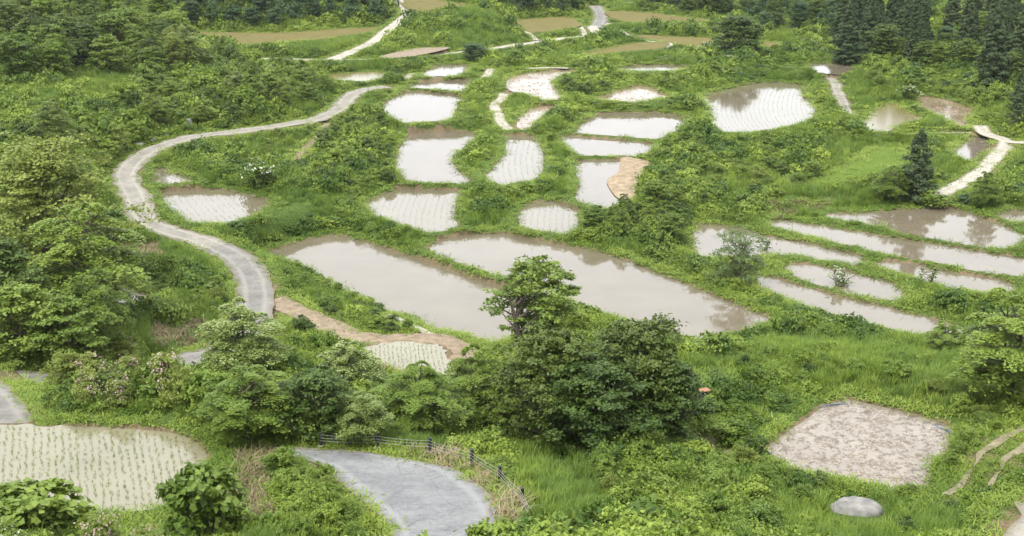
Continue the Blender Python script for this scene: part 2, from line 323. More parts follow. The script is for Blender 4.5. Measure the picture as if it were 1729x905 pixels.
def sample(G, x, y):
    x = np.asarray(x, float); y = np.asarray(y, float)
    j = (np.log(np.maximum(y + 25, 10.001)) - T0) / (T1 - T0) * (NR - 1)
    i = (x / (HALF * np.maximum(y + 25, 1.0)) + 1) / 2 * (NC - 1)
    j = np.clip(j, 0, NR - 1.001); i = np.clip(i, 0, NC - 1.001)
    j0, i0 = j.astype(int), i.astype(int); fj, fi = j - j0, i - i0
    return (G[j0, i0] * (1 - fi) + G[j0, i0 + 1] * fi) * (1 - fj) + (G[j0 + 1, i0] * (1 - fi) + G[j0 + 1, i0 + 1] * fi) * fj

def sight_cap(x, y, z, slack):
    """how tall a plant may grow in front of water or a road before it hides the far side's near shore"""
    d = np.maximum(np.hypot(x, y), 1.0); ux, uy = x / d, y / d; tn = (CAMZ - z) / d; cap = np.full(x.shape, 9.0); todo = np.ones(x.shape, bool)
    for s_ in (.5, 1, 1.5, 2, 2.75, 3.5, 4.5, 6, 8, 10):
        px_, py_ = x + ux * s_, y + uy * s_
        hit = todo & (np.minimum(sample(SD, px_, py_) + .15, sample(RD, px_, py_) + .25) < 0)
        lv = sample(GZ, px_, py_) + .1
        cap = np.where(hit, lv - z + s_ * tn + slack, cap); todo &= ~hit
    todo[:] = True
    for s_ in (.5, 1, 1.5, 2, 3, 4, 5.5, 7, 9):          # low growth behind water, so that the water mirrors the sky
        px_, py_ = x - ux * s_, y - uy * s_
        hit = todo & (sample(SD, px_, py_) < .1) & (sample(FIELD, px_, py_) > .3)
        cap = np.where(hit, np.minimum(cap, sample(GZ, px_, py_) + .1 - z + (s_ + 2.2) * tn + slack), cap); todo &= ~hit
    return np.maximum(cap, .14)

mound = .75 * sstep(2.2, 5.5, np.minimum(SD, RD)) * (.55 + .8 * fbm(GX / 8, GY / 8, 77)) * sstep(60, 80, GY) * (1 - sstep(190, 215, GY))
GZ = GZ + np.clip(np.minimum(mound, sight_cap(GX, GY, GZ, .0) - .45), 0, None) * (mound > 0)

def on_ground(u, v):
    """first point of the terrain seen along the survey direction (u, v)"""
    d = ray(u, v); t = np.concatenate([np.linspace(30, 260, 2300), np.linspace(261, 600, 340)])
    P = d[None] * t[:, None]; h = P[:, 2] + CAMZ - sample(GZ, P[:, 0], P[:, 1])
    k = np.argmax(h < 0)
    if h[k] >= 0: k = len(t) - 1
    p = P[k]; return np.array([p[0], p[1], sample(GZ, p[0], p[1])])
# ------------------------------------------------------------------ materials
class NT:
    def __init__(s, name, world=False):
        s.m = bpy.data.worlds.new(name) if world else bpy.data.materials.new(name)
        s.m.use_nodes = True; s.t = s.m.node_tree; s.t.nodes.clear()
    def n(s, typ, **kw):
        nd = s.t.nodes.new(typ); ins = kw.pop('ins', {})
        for k, v in kw.items(): setattr(nd, k, v)
        for k, v in ins.items():
            if hasattr(v, 'is_output'): s.t.links.new(v, nd.inputs[k])
            else: nd.inputs[k].default_value = v
        return nd
    def link(s, a, b): s.t.links.new(a, b)
    def out(s, sh): s.link(sh, s.n('ShaderNodeOutputMaterial').inputs[0])
    def noise(s, scale, detail=4, rough=.55, vec=None, dist=0):
        nd = s.n('ShaderNodeTexNoise', ins={'Scale': scale, 'Detail': detail, 'Roughness': rough, 'Distortion': dist})
        if vec is not None: s.link(vec, nd.inputs['Vector'])
        return nd.outputs['Fac']
    def ramp(s, fac, stops):
        nd = s.n('ShaderNodeValToRGB', ins={'Fac': fac}); cr = nd.color_ramp
        while len(cr.elements) < len(stops): cr.elements.new(.5)
        for e, (p, c) in zip(cr.elements, stops):
            e.position = p; e.color = (*c, 1) if len(c) == 3 else c
        return nd.outputs['Color']
    def mix(s, f, a, b, mode='MIX'):
        nd = s.n('ShaderNodeMix', data_type='RGBA', blend_type=mode)
        for i, x in ((0, f), (6, a), (7, b)):
            if hasattr(x, 'is_output'): s.link(x, nd.inputs[i])
            elif i == 0: nd.inputs[0].default_value = x
            else: nd.inputs[i].default_value = (*x, 1)
        return nd.outputs[2]
    def math(s, op, a, b=0.0, c=0.0):
        nd = s.n('ShaderNodeMath', operation=op)
        for i, x in enumerate((a, b, c)):
            if hasattr(x, 'is_output'): s.link(x, nd.inputs[i])
            else: nd.inputs[i].default_value = x
        return nd.outputs[0]
    def pos(s): return s.n('ShaderNodeNewGeometry').outputs['Position']
    def mapping(s, vec, scale=(1, 1, 1), rot=0):
        nd = s.n('ShaderNodeMapping', ins={'Scale': scale, 'Rotation': (0, 0, rot)}); s.link(vec, nd.inputs[0]); return nd.outputs[0]
    def bump(s, h, strength=.5, dist=.05):
        return s.n('ShaderNodeBump', ins={'Height': h, 'Strength': strength, 'Distance': dist}).outputs[0]

def principled(t, col, rough=.8, spec=.3, normal=None, **ins):
    p = t.n('ShaderNodeBsdfPrincipled')
    for k, x in (('Base Color', col), ('Roughness', rough), ('Specular IOR Level', spec)):
        if hasattr(x, 'is_output'): t.link(x, p.inputs[k])
        else: p.inputs[k].default_value = (*x, 1) if k == 'Base Color' else x
    if normal is not None: t.link(normal, p.inputs['Normal'])
    for k, v in ins.items(): p.inputs[k].default_value = v
    return p.outputs[0]

def mat_simple(name, c1, c2, scale=3, rough=.8, spec=.3, bump=.3, bd=.03):
    t = NT(name); f = t.noise(scale, 6, .6, t.pos())
    t.out(principled(t, t.ramp(f, [(.3, c1), (.7, c2)]), rough, spec, t.bump(f, bump, bd)))
    return t.m

def mat_ground():
    t = NT('soil_and_weeds'); p = t.pos()
    a = t.noise(.35, 6, .6, p); b = t.noise(6, 5, .65, p)
    g = t.ramp(b, [(.3, (.022, .040, .008)), (.55, (.055, .085, .016)), (.75, (.11, .13, .032))])
    e = t.ramp(b, [(.3, (.075, .055, .03)), (.7, (.17, .13, .075))])
    bare = t.n('ShaderNodeAttribute', attribute_name='bare').outputs['Fac']
    w = t.math('SUBTRACT', t.math('ADD', bare, a), .5)
    fac = t.n('ShaderNodeMapRange', ins={'Value': w, 'From Min': .25, 'From Max': .6}).outputs[0]
    t.out(principled(t, t.mix(fac, g, e), .95, .1, t.bump(b, .6, .12)))
    return t.m

def mat_water(name, mud, mud2, patch=0.0, patch_col=(.12, .085, .05), rough=.035, rows=0.0, row_ang=0.0, row_sp=.6, ior=1.42, pscale=.5, streak=4.0):
    """turbid water: opaque silt colour under a clear glossy surface; patch = share of silt bars breaking the surface"""
    t = NT(name); p = t.pos()
    f = t.noise(.25, 5, .6, p); f2 = t.noise(2.2, 5, .65, t.mapping(p, (1, .45, 1)))
    col = t.mix(t.n('ShaderNodeMapRange', ins={'Value': f, 'From Min': .3, 'From Max': .7}).outputs[0], mud, mud2)
    col = t.mix(t.math('MULTIPLY', f2, .25), col, patch_col)
    sp = t.noise(7.0, 4, .75, t.mapping(p, (1, .35, 1), .5), .8); big = t.noise(.5, 3, .5, p)
    spk = t.n('ShaderNodeMapRange', ins={'Value': t.math('ADD', sp, t.math('MULTIPLY', t.math('SUBTRACT', big, .5), .35)), 'From Min': .60, 'From Max': .72, 'To Max': .75}).outputs[0]
    col = t.mix(spk, col, patch_col)
    r = t.math('ADD', t.math('ADD', rough, t.math('MULTIPLY', t.noise(.18, 4, .6, p), .05)), t.math('MULTIPLY', spk, .12)); spec = .5
    rp = t.math('MULTIPLY', t.noise(3.5, 3, .6, t.mapping(p, (1, .5, 1))), .5)
    nrm_h = rp; nb = .10
    if patch > 0:
        q = t.noise(pscale, 8, .72, p, .6)
        q2 = t.noise(streak, 5, .7, t.mapping(p, (1.4, .5, 1), .35), 1.2)
        s = t.math('ADD', t.math('MULTIPLY', q, .55), t.math('MULTIPLY', q2, .45))
        k = t.n('ShaderNodeMapRange', ins={'Value': s, 'From Min': .62 - patch * .3, 'From Max': .68 - patch * .3}).outputs[0]
        col = t.mix(k, col, t.mix(q2, patch_col, tuple(c * 1.8 for c in patch_col)))
        r = t.math('ADD', r, t.math('MULTIPLY', k, .45))
        nrm_h = t.math('ADD', t.math('MULTIPLY', rp, .2), t.math('MULTIPLY', k, .4)); nb = .35
    if rows > 0:
        wv = t.n('ShaderNodeTexWave', wave_type='BANDS', bands_direction='X', ins={'Scale': 1.0 / row_sp * .314, 'Distortion': .6, 'Detail': 2, 'Detail Scale': .3})
        t.link(t.mapping(p, (1, 1, 1), row_ang), wv.inputs['Vector'])
        br = t.noise(1.1, 5, .7, p)
        k = t.math('MULTIPLY', t.n('ShaderNodeMapRange', ins={'Value': wv.outputs['Fac'], 'From Min': .78, 'From Max': .95}).outputs[0],
                   t.n('ShaderNodeMapRange', ins={'Value': br, 'From Min': .35, 'From Max': .6}).outputs[0])
        k = t.math('MULTIPLY', k, rows)
        col = t.mix(k, col, patch_col); r = t.math('ADD', r, t.math('MULTIPLY', k, .4))
    t.out(principled(t, col, r, spec, t.bump(nrm_h, nb, .02), IOR=ior))
    return t.m

def mat_field(name, stops, rows=True, ang=.2):
    t = NT(name); p = t.pos(); f = t.noise(.4, 6, .6, p); f2 = t.noise(5, 4, .7, t.mapping(p, (1, .3, 1), ang))
    s = t.math('ADD', t.math('MULTIPLY', f, .5), t.math('MULTIPLY', f2, .5))
    t.out(principled(t, t.ramp(s, stops), .95, .04, t.bump(f2, .4, .05)))
    return t.m

def mat_road(name, base, dark, wear, ang=0.0):
    t = NT(name); p = t.pos()
    a = t.noise(.5, 6, .7, p); b = t.noise(5, 8, .75, p, .4); c = t.noise(26, 3, .6, t.mapping(p, (1, .35, 1), .5))
    s = t.math('ADD', t.math('MULTIPLY', a, .45), t.math('ADD', t.math('MULTIPLY', b, .35), t.math('MULTIPLY', c, .2)))
    col = t.ramp(s, [(.38, dark), (.5, base), (.60, wear)])
    tr = t.n('ShaderNodeAttribute', attribute_name='across').outputs['Fac']
    cr = t.n('ShaderNodeTexVoronoi', feature='DISTANCE_TO_EDGE', ins={'Scale': .55}); t.link(t.n('ShaderNodeVectorMath', operation='ADD', ins={0: p, 1: t.n('ShaderNodeTexNoise', ins={'Scale': 1.5}).outputs['Color']}).outputs[0], cr.inputs['Vector'])
    crk = t.n('ShaderNodeMapRange', ins={'Value': cr.outputs['Distance'], 'From Min': .0, 'From Max': .012, 'To Min': .55, 'To Max': 0.0}).outputs[0]
    col = t.mix(crk, col, tuple(x * .6 for x in dark))
    edge = t.n('ShaderNodeMapRange', ins={'Value': t.math('ADD', tr, t.math('MULTIPLY', t.math('SUBTRACT', b, .5), .5)), 'From Min': .72, 'From Max': 1.0}).outputs[0]
    col = t.mix(t.math('MULTIPLY', edge, .75), col, (.13, .105, .065))
    trk = t.n('ShaderNodeMapRange', ins={'Value': t.math('ABSOLUTE', t.math('SUBTRACT', tr, .5)), 'From Min': .04, 'From Max': .2, 'To Min': .7, 'To Max': 0}).outputs[0]
    col = t.mix(trk, col, wear)
    t.out(principled(t, col, .88, .25, t.bump(b, .35, .03)))
    return t.m

LEAF = {}
def mat_leaf(name, c1, c2, trans=.25, spec=.22, rough=.5):
    """leaf with colour spread from leaf to leaf and plant to plant"""
    t = NT(name)
    r = t.n('ShaderNodeAttribute', attribute_name='rnd').outputs['Fac']
    o = t.n('ShaderNodeObjectInfo').outputs['Random']
    ti = t.n('ShaderNodeAttribute', attribute_name='tint', attribute_type='INSTANCER').outputs['Fac']
    f = t.math('ADD', t.math('MULTIPLY', r, .55), t.math('ADD', t.math('MULTIPLY', o, .45), ti))
    col = t.mix(t.n('ShaderNodeClamp', ins={0: f}).outputs[0], c1, c2)
    p = principled(t, col, rough, spec)
    tr = t.n('ShaderNodeBsdfTranslucent', ins={'Color': t.mix(.5, col, (.20, .26, .03), 'MIX')})
    ms = t.n('ShaderNodeMixShader', ins={0: trans}); t.link(p, ms.inputs[1]); t.link(tr.outputs[0], ms.inputs[2])
    t.out(ms.outputs[0]); LEAF[name] = t.m
    return t.m
# ------------------------------------------------------------------ ground, water, roads
M_ground = mat_ground()
V = np.stack([GX, GY, GZ], -1).reshape(-1, 3)
q = (J * NC + I)[:-1, :-1].ravel()
Fq = np.stack([q, q + 1, q + NC + 1, q + NC], -1)
me = mesh_np('ground', V, Fq, 4, M_ground, True)
BARE = np.clip(1.1 - RD, 0, 1) * .55 + np.where((SD > -.5) & (SD < .22), .7, 0)
at = me.attributes.new('bare', 'FLOAT', 'POINT')
ground = link(bpy.data.objects.new('ground', me)); tag(ground, kind='structure')

def offset_poly(w, dist):
    n = len(w); t = np.roll(w, -1, 0)[:, :2] - np.roll(w, 1, 0)[:, :2]
    t /= np.linalg.norm(t, axis=1)[:, None] + 1e-9
    area = (w[:, 0] * np.roll(w[:, 1], -1) - np.roll(w[:, 0], -1) * w[:, 1]).sum()
    s = 1 if area > 0 else -1
    o = w.copy(); o[:, 0] += s * t[:, 1] * dist; o[:, 1] -= s * t[:, 0] * dist
    return o

def shore(w, dist):
    """outline pushed under the bank, but never out over lower ground"""
    best = offset_poly(w, -.25)
    for d_ in (-.15, -.05, .05, .12, .2, .3, .42):
        if d_ > dist: break
        o = offset_poly(w, d_); ok = sample(GZ, o[:, 0], o[:, 1]) >= w[:, 2] - .01
        best[ok] = o[ok]
    return best

def sheet(name, w, mat, dz=0.0):
    pts = [Vector((p[0], p[1], 0)) for p in w]
    tri = tessellate_polygon([pts])
    V = w.copy(); V[:, 2] += dz
    tr = np.array(tri); a, b, c = V[tr[:, 0]], V[tr[:, 1]], V[tr[:, 2]]
    nz = np.cross(b - a, c - a)[:, 2]; tr[nz < 0] = tr[nz < 0][:, ::-1]
    return mesh_np(name, V, tr, 3, mat)

W_WHITE = mat_water('silty_water', (.095, .078, .055), (.125, .105, .080), patch=.02, pscale=.25)
W_BROWN = mat_water('brown_paddy_water', (.100, .083, .056), (.128, .110, .078))
W_PALE = mat_water('pale_seedling_water', (.150, .140, .088), (.195, .182, .118), rough=.06)
W_ROWS = mat_water('furrowed_water', (.10, .082, .055), (.13, .11, .08), rows=.0, row_ang=.15, row_sp=.6, patch_col=(.11, .10, .045))
W_MUD = mat_water('wet_mud', (.19, .158, .122), (.245, .21, .165), patch=.42, patch_col=(.060, .046, .032), pscale=2.0, streak=11.0)
W_MUD2 = mat_water('wet_mud_bars', (.135, .10, .062), (.18, .135, .09), patch=.30, patch_col=(.13, .085, .05), pscale=.12)
FIELD_REFL = mat_field('brown_green_field', [(.3, (.075, .075, .025)), (.5, (.115, .10, .038)), (.7, (.145, .115, .052))])  # far wet fields: the dark forest they reflect is put into this colour
FIELD_GREEN = mat_field('young_grass_field', [(.3, (.05, .085, .012)), (.7, (.105, .145, .026))])
EARTH = mat_simple('bare_earth', (.14, .11, .078), (.24, .19, .14), 2.5, .95, .1, .6, .08)
W_OLIVE = mat_water('olive_field_water', (.11, .095, .03), (.15, .12, .045), rough=.12)
PADMAT = dict(w=W_WHITE, b=W_BROWN, p=W_PALE, s=W_ROWS, m=W_MUD2, f=FIELD_REFL, g=FIELD_GREEN, e=EARTH)
PLAB = {'F1': 'oval paddy planted with green seedlings, at the lower left corner', 'F2': 'small round planted paddy inside the bend of the earth track', 'F3': 'drained paddy of churned pale mud at the lower right'}
for k, w in pad_w.items():
    kd = PAD[k][1]
    mt = W_MUD if k == 'F3' else (W_PALE if k == 'F2' else (W_OLIVE if k in ('FH', 'M17') else PADMAT[kd]))
    nm = {'f': 'brown_green_field', 'g': 'grass_field', 'e': 'bare_field'}.get(kd, 'paddy_water')
    o = link(bpy.data.objects.new(nm, sheet(nm, shore(w, .42) if kd not in 'feg' else offset_poly(w, .3), mt, 0.0 if kd not in 'feg' else .03)))
    tag(o, kind='structure')

ROADMAT = dict(asphalt=mat_road('old_asphalt', (.138, .13, .117), (.095, .089, .082), (.205, .19, .168)), concrete=mat_road('pale_concrete', (.27, .245, .20), (.18, .16, .12), (.34, .31, .26)),
               gravel=mat_road('gravel', (.18, .165, .138), (.12, .108, .086), (.245, .225, .19)), earth=mat_simple('track_earth', (.13, .10, .068), (.24, .19, .13), 1.8, .95, .1, .6, .08),
               rut=mat_simple('rut_earth', (.11, .095, .058), (.22, .185, .125), 2.2, .95, .1, .5, .05))
def ribbon(name, L, width, mat, lift=.03, n_across=5, jit=.05):
    t = np.gradient(L[:, :2], axis=0); t /= np.linalg.norm(t, axis=1)[:, None] + 1e-9
    nrm = np.stack([-t[:, 1], t[:, 0]], -1)
    s = np.linspace(-1, 1, n_across); Vs = []; ac = []
    arc = np.concatenate([[0], np.cumsum(np.linalg.norm(np.diff(L[:, :2], axis=0), axis=1))])
    for si in s:
        wj = width / 2 * si + (abs(si) == 1) * si * vnoise(arc * .9 + 31 * si, arc * 0 + 5, 4) * jit * width
        xy = L[:, :2] + nrm * wj[:, None]
        Vs.append(np.column_stack([xy, L[:, 2] + lift - .035 * si * si]))
        ac.append(np.full(len(L), abs(si)))
    V = np.stack(Vs, 1).reshape(-1, 3); n = len(L)
    a = (np.arange(n - 1)[:, None] * n_across + np.arange(n_across - 1)[None]).ravel()
    me = mesh_np(name, V, np.stack([a, a + n_across, a + n_across + 1, a + 1], -1), 4, mat, True)
    me.attributes.new('across', 'FLOAT', 'POINT').data.foreach_set('value', np.stack(ac, 1).ravel().astype(np.float32))
    nz = np.array([p.normal.z for p in me.polygons])
    if nz.mean() < 0: me.flip_normals()
    return me
for k, w in road_w.items():
    wd, surf, _ = ROAD[k]
    L = catmull(w, 2, False)
    if surf == 'rut':
        t = np.gradient(L[:, :2], axis=0); t /= np.linalg.norm(t, axis=1)[:, None]
        for s in (-1, 1):
            R = L.copy(); R[:, 0] += -t[:, 1] * s * .55; R[:, 1] += t[:, 0] * s * .55
            tag(link(bpy.data.objects.new('wheel_rut', ribbon('wheel_rut', R, .30, ROADMAT['rut'], .03, 3, .55))), kind='structure')
        continue
    tag(link(bpy.data.objects.new(k, ribbon(k, L, wd, ROADMAT[surf], .03, 7, .12 if surf in ('earth', 'gravel') else .05))), kind='structure')
# near road: fan grid inside its outline
M_front = mat_road('worn_concrete', (.150, .149, .147), (.092, .092, .092), (.205, .204, .20))
fw = front_w.copy(); m2 = len(fw)
tri = tessellate_polygon([[Vector((p[0], p[1], 0)) for p in fw]])
import bmesh
bm = bmesh.new(); vs = [bm.verts.new(p) for p in fw]
for tr_ in tri:
    try: bm.faces.new([vs[i] for i in tr_])
    except ValueError: pass
bmesh.ops.subdivide_edges(bm, edges=[e for e in bm.edges if e.calc_length() > .8], cuts=3, use_grid_fill=True)
bmesh.ops.triangulate(bm, faces=bm.faces[:])
X = np.array([v.co[:] for v in bm.verts]); hz = front_height(X[:, 0], X[:, 1]); sdv = poly_sd(X[:, 0], X[:, 1], front_w)
for v, h, s in zip(bm.verts, hz, sdv): v.co.z = h + .02
bmesh.ops.recalc_face_normals(bm, faces=bm.faces[:])
me = bpy.data.meshes.new('mountain_road'); bm.to_mesh(me); bm.free()
if sum(p.normal.z for p in me.polygons) < 0: me.flip_normals()
me.polygons.foreach_set('use_smooth', np.ones(len(me.polygons), bool)); me.materials.append(M_front)
ac = np.clip(1 + np.array(sdv) / 2.0, 0, 1) * .97; ac[ac < .80] = 0
me.attributes.new('across', 'FLOAT', 'POINT').data.foreach_set('value', ac.astype(np.float32))
tag(link(bpy.data.objects.new('mountain_road', me)), kind='structure')
# ------------------------------------------------------------------ plant meshes
def unit(v): return v / (np.linalg.norm(v, axis=-1, keepdims=True) + 1e-9)

class Leaves:
    def __init__(s): s.c, s.n, s.s, s.a = [], [], [], []
    def add(s, c, n, size, aspect=.55):
        s.c.append(c); s.n.append(unit(n)); s.s.append(np.broadcast_to(size, len(c)).astype(float)); s.a.append(np.broadcast_to(aspect, len(c)).astype(float))
    def mesh(s, name, mat, rg, droop=.15):
        c, n, sz, a = np.concatenate(s.c), np.concatenate(s.n), np.concatenate(s.s), np.concatenate(s.a)
        N = len(c)
        t = unit(np.cross(n, rg.normal(size=(N, 3)))); t[:, 2] -= droop; t = unit(t)
        b = unit(np.cross(n, t))
        L = sz[:, None] * rg.uniform(.75, 1.25, (N, 1)); W = L * a[:, None]
        k = unit(np.cross(t, b))
        p0 = c - t * L * .5; p2 = c + t * L * .5
        p1 = c + b * W * .5 - k * W * .12 - t * L * .06; p3 = c - b * W * .5 - k * W * .12 - t * L * .06
        V = np.stack([p0, p1, p2, p3], 1).reshape(-1, 3); i = np.arange(N)[:, None] * 4
        me = mesh_np(name, V, i + np.array([[0, 1, 2, 3]]), 4, mat)
        # leaf tone varies by twig, then by leaf
        cl = vnoise(c[:, 0] * 1.3 + 9, c[:, 1] * 1.3 + c[:, 2] * 1.1, 11) * .28 + .5
        me.attributes.new('rnd', 'FLOAT', 'FACE').data.foreach_set('value', np.clip(cl + rg.normal(size=N) * .2, 0, 1).astype(np.float32))
        return me

def sphere_dirs(rg, n):
    return unit(rg.normal(size=(n, 3)))

def lobe(L, rg, c, r, n, size, sub=9, up=.55, keep_low=.35, aspect=.55):
    """leafy lobe: twigs on an ellipsoid, leaves bunched round each twig"""
    d = sphere_dirs(rg, sub * 3); d = d[(d[:, 2] > -.25) | (rg.random(len(d)) < keep_low)][:sub]
    tw = d * rg.uniform(.72, 1.08, (len(d), 1)); m = max(1, n // max(1, len(d)))
    k = np.repeat(np.arange(len(d)), m)
    e = rg.normal(size=(len(k), 3)) * np.array([.23, .23, .16])
    pts = (tw[k] + e) * r + c
    nr = d[k] * .55 + np.array([0, 0, up]) + rg.normal(size=(len(k), 3)) * .45
    L.add(pts, nr, size, aspect)

def tubes(name, paths, mat, sides=6):
    Vs, Fs, o = [], [], 0
    for P, R in paths:
        P = np.asarray(P, float); R = np.asarray(R, float)
        t = unit(np.gradient(P, axis=0)); ref = np.array([0.31, .95, .02]); u = unit(np.cross(t, ref)); v = np.cross(t, u)
        a = np.arange(sides) / sides * 2 * np.pi
        ring = P[:, None] + R[:, None, None] * (u[:, None] * np.cos(a)[None, :, None] + v[:, None] * np.sin(a)[None, :, None])
        n = len(P); Vs.append(ring.reshape(-1, 3))
        i, j = np.meshgrid(np.arange(n - 1), np.arange(sides), indexing='ij'); j2 = (j + 1) % sides
        Fs.append(np.stack([i * sides + j, i * sides + j2, (i + 1) * sides + j2, (i + 1) * sides + j], -1).reshape(-1, 4) + o); o += n * sides
    return mesh_np(name, np.concatenate(Vs), np.concatenate(Fs), 4, mat, True)

def bend(rg, a, b, r0, r1, n=6, wob=.06, sag=0.0):
    a, b = np.asarray(a, float), np.asarray(b, float); L = np.linalg.norm(b - a)
    t = np.linspace(0, 1, n); P = a + (b - a) * t[:, None]
    w = np.cumsum(rg.normal(size=(n, 3)) * wob * L / n, 0); P += w * (t * (1 - t * .3))[:, None]
    P[:, 2] += sag * L * np.sin(t * np.pi)
    return P, r0 + (r1 - r0) * t

BARK = mat_simple('bark', (.055, .042, .032), (.15, .125, .10), 6, .9, .15, .7, .03)
BARK_PALE = mat_simple('pale_bark', (.12, .105, .085), (.26, .235, .20), 6, .9, .15, .6, .03)
G_MID = mat_leaf('mid_leaf', (.036, .076, .009), (.185, .250, .040))
G_DARK = mat_leaf('dark_leaf', (.016, .038, .006), (.100, .148, .024), .14)
G_BLUE = mat_leaf('blue_green_leaf', (.026, .058, .024), (.075, .125, .048), .25)
G_LIGHT = mat_leaf('light_leaf', (.075, .132, .018), (.21, .285, .055), .4)
G_OLIVE = mat_leaf('olive_leaf', (.085, .125, .018), (.225, .265, .055), .34)
G_CEDAR = mat_leaf('cedar_needles', (.024, .046, .020), (.080, .112, .044), .15, .2, .7)
G_WILLOW = mat_leaf('grey_green_leaf', (.075, .115, .040), (.16, .21, .085), .35)
G_GRASS = mat_leaf('grass_blade', (.075, .138, .018), (.250, .320, .056), .35, .15)
G_REED = mat_leaf('reed_blade', (.058, .122, .021), (.185, .265, .058), .35, .15)
G_VINE = mat_leaf('vine_leaf', (.048, .098, .010), (.250, .325, .050), .32, .2)
G_DRY = mat_leaf('dry_grass_blade', (.12, .092, .05), (.30, .24, .145), .2, .1)
G_DARKO = mat_leaf('dark_olive_leaf', (.015, .034, .005), (.105, .140, .022), .14)
G_CREAM = mat_leaf('cream_top_leaf', (.15, .21, .055), (.36, .40, .17), .35)
G_BLOOM = mat_leaf('white_blossom', (.40, .42, .32), (.66, .66, .56), .3, .2)
G_PINK = mat_leaf('pale_pink_blossom', (.26, .17, .14), (.46, .36, .32), .3, .2)

def build_round(seed, H, Rw, nl, size, leaf, lobes=18, trunk=.22, low=.18, flat=.8, lrf=.40, bark=None, sub=10, gap=.0, aspect=.55, trunks=1):
    """broadleaf crown of many lobes on visible limbs; returns trunk mesh, crown mesh"""
    rg = np.random.default_rng(seed); L = Leaves(); paths = []
    base = [np.array([rg.normal() * .25 * (trunks > 1), rg.normal() * .25 * (trunks > 1), -.35]) for _ in range(trunks)]
    tops = []
    for b0 in base:
        tp = np.array([b0[0] * 3 + rg.normal() * .3, b0[1] * 3 + rg.normal() * .3, H * .72]); tops.append(tp)
        paths.append(bend(rg, b0, tp, H * .028 + .04, .03, 7, .10))
    ga = rg.uniform(0, 6.28)
    for i in range(lobes):
        f = (i + .5) / lobes; z = low + (1 - low) * f ** .85
        prof = math.sin(min(1.0, (1 - (z - low) / (1 - low)) * 1.0 + .12) ** .75 * math.pi * .62) if z < 1 else .2
        rr = Rw * prof * rg.uniform(.45, .95) * (0.25 + .75 * (rg.random() ** .4)); an = ga + i * 2.399 + rg.normal() * .3
        lr = (Rw * lrf + H * .04) * rg.uniform(.65, 1.1)
        c = np.array([math.cos(an) * rr, math.sin(an) * rr, H * z - lr * .45])
        lobe(L, rg, c, np.array([lr, lr, lr * flat * rg.uniform(.6, .9)]), int(nl / lobes * rg.uniform(.6, 1.3)), size, sub, aspect=aspect)
        k = rg.integers(0, trunks); P, R = paths[k]; q = min(len(P) - 2, max(1, int(len(P) * min(.9, z * .85))))
        paths.append(bend(rg, P[q], c, max(.02, R[q] * .55), .012, 5, .12, -.03))
    return tubes('trunk', paths, bark or BARK), L.mesh('crown', leaf, rg)

def build_tiered(seed, H, Rw, nl, size, leaf, tiers=7, low=.25, blossom=None, stems=2):
    """layered crown: flat fans of leaves on nearly level boughs, with gaps between the layers"""
    rg = np.random.default_rng(seed); L = Leaves(); B = Leaves(); paths = []
    for s in range(stems):
        b0 = np.array([rg.normal() * .2, rg.normal() * .2, -.35]); paths.append(bend(rg, b0, np.array([b0[0] * 2, b0[1] * 2, H * .86]), H * .022 + .03, .02, 9, .05))
    arms = 7
    for k in range(tiers):
        f = k / (tiers - 1); z = low + (.97 - low) * f; R = Rw * (1 - .62 * f ** 2.6) * (.75 + .25 * min(1, f * 3 + .3)) * rg.uniform(.88, 1.1)
        a0 = rg.uniform(0, 6.28)
        na = arms if f < .75 else 4
        for j in range(na):
            an = a0 + j * 6.283 / na + rg.normal() * .2; Rj = R * rg.uniform(.7, 1.12)
            d = np.array([math.cos(an), math.sin(an), 0]); s_ = np.array([-d[1], d[0], 0]); zj = H * z + rg.normal() * H * .018
            P, Rr = paths[rg.integers(0, stems)]; st = P[min(len(P) - 1, int(z * (len(P) - 1)))]
            paths.append(bend(rg, st, st * [1, 1, 0] + d * Rj * .93 + [0, 0, zj + .02 * H], .045, .01, 5, .06, .03))
            m = int(nl / tiers / na * (.45 + R / Rw))
            u = rg.random(m) ** .62; w = rg.normal(size=m) * .22 * (1.08 - u * .55)
            # leaves come in flat rosettes
            ros = rg.integers(0, 15, m); ru, rw = rg.random(15) ** .6, rg.normal(size=15) * .26
            u = u * .35 + ru[ros] * .65; w = w * .4 + rw[ros] * .65
            dz = rg.normal(size=m) * .007 * H + .05 * H * np.sin(u * 2.4) - .06 * H * u ** 4 - .35 * H * np.minimum(w * w, .25) * (.4 + u)
            pt = d * (u * Rj)[:, None] + s_ * (w * Rj)[:, None]; pt[:, 2] = zj + dz; pt[:, :2] += st[:2]
            nn = np.array([0, 0, 1.0]) + d * .15 + rg.normal(size=(m, 3)) * .33
            L.add(pt, nn, size, .6)
            if blossom:
                mm = int(m * .40); bp = pt[:mm].copy(); bp[:, 2] += .05 * H / 6
                B.add(bp, np.array([0, 0, 1.0]) + rg.normal(size=(mm, 3)) * .35, size * .95, .8)
    return tubes('trunk', paths, BARK), L.mesh('crown', leaf, rg), (B.mesh('blossom', blossom, rg) if blossom else None)

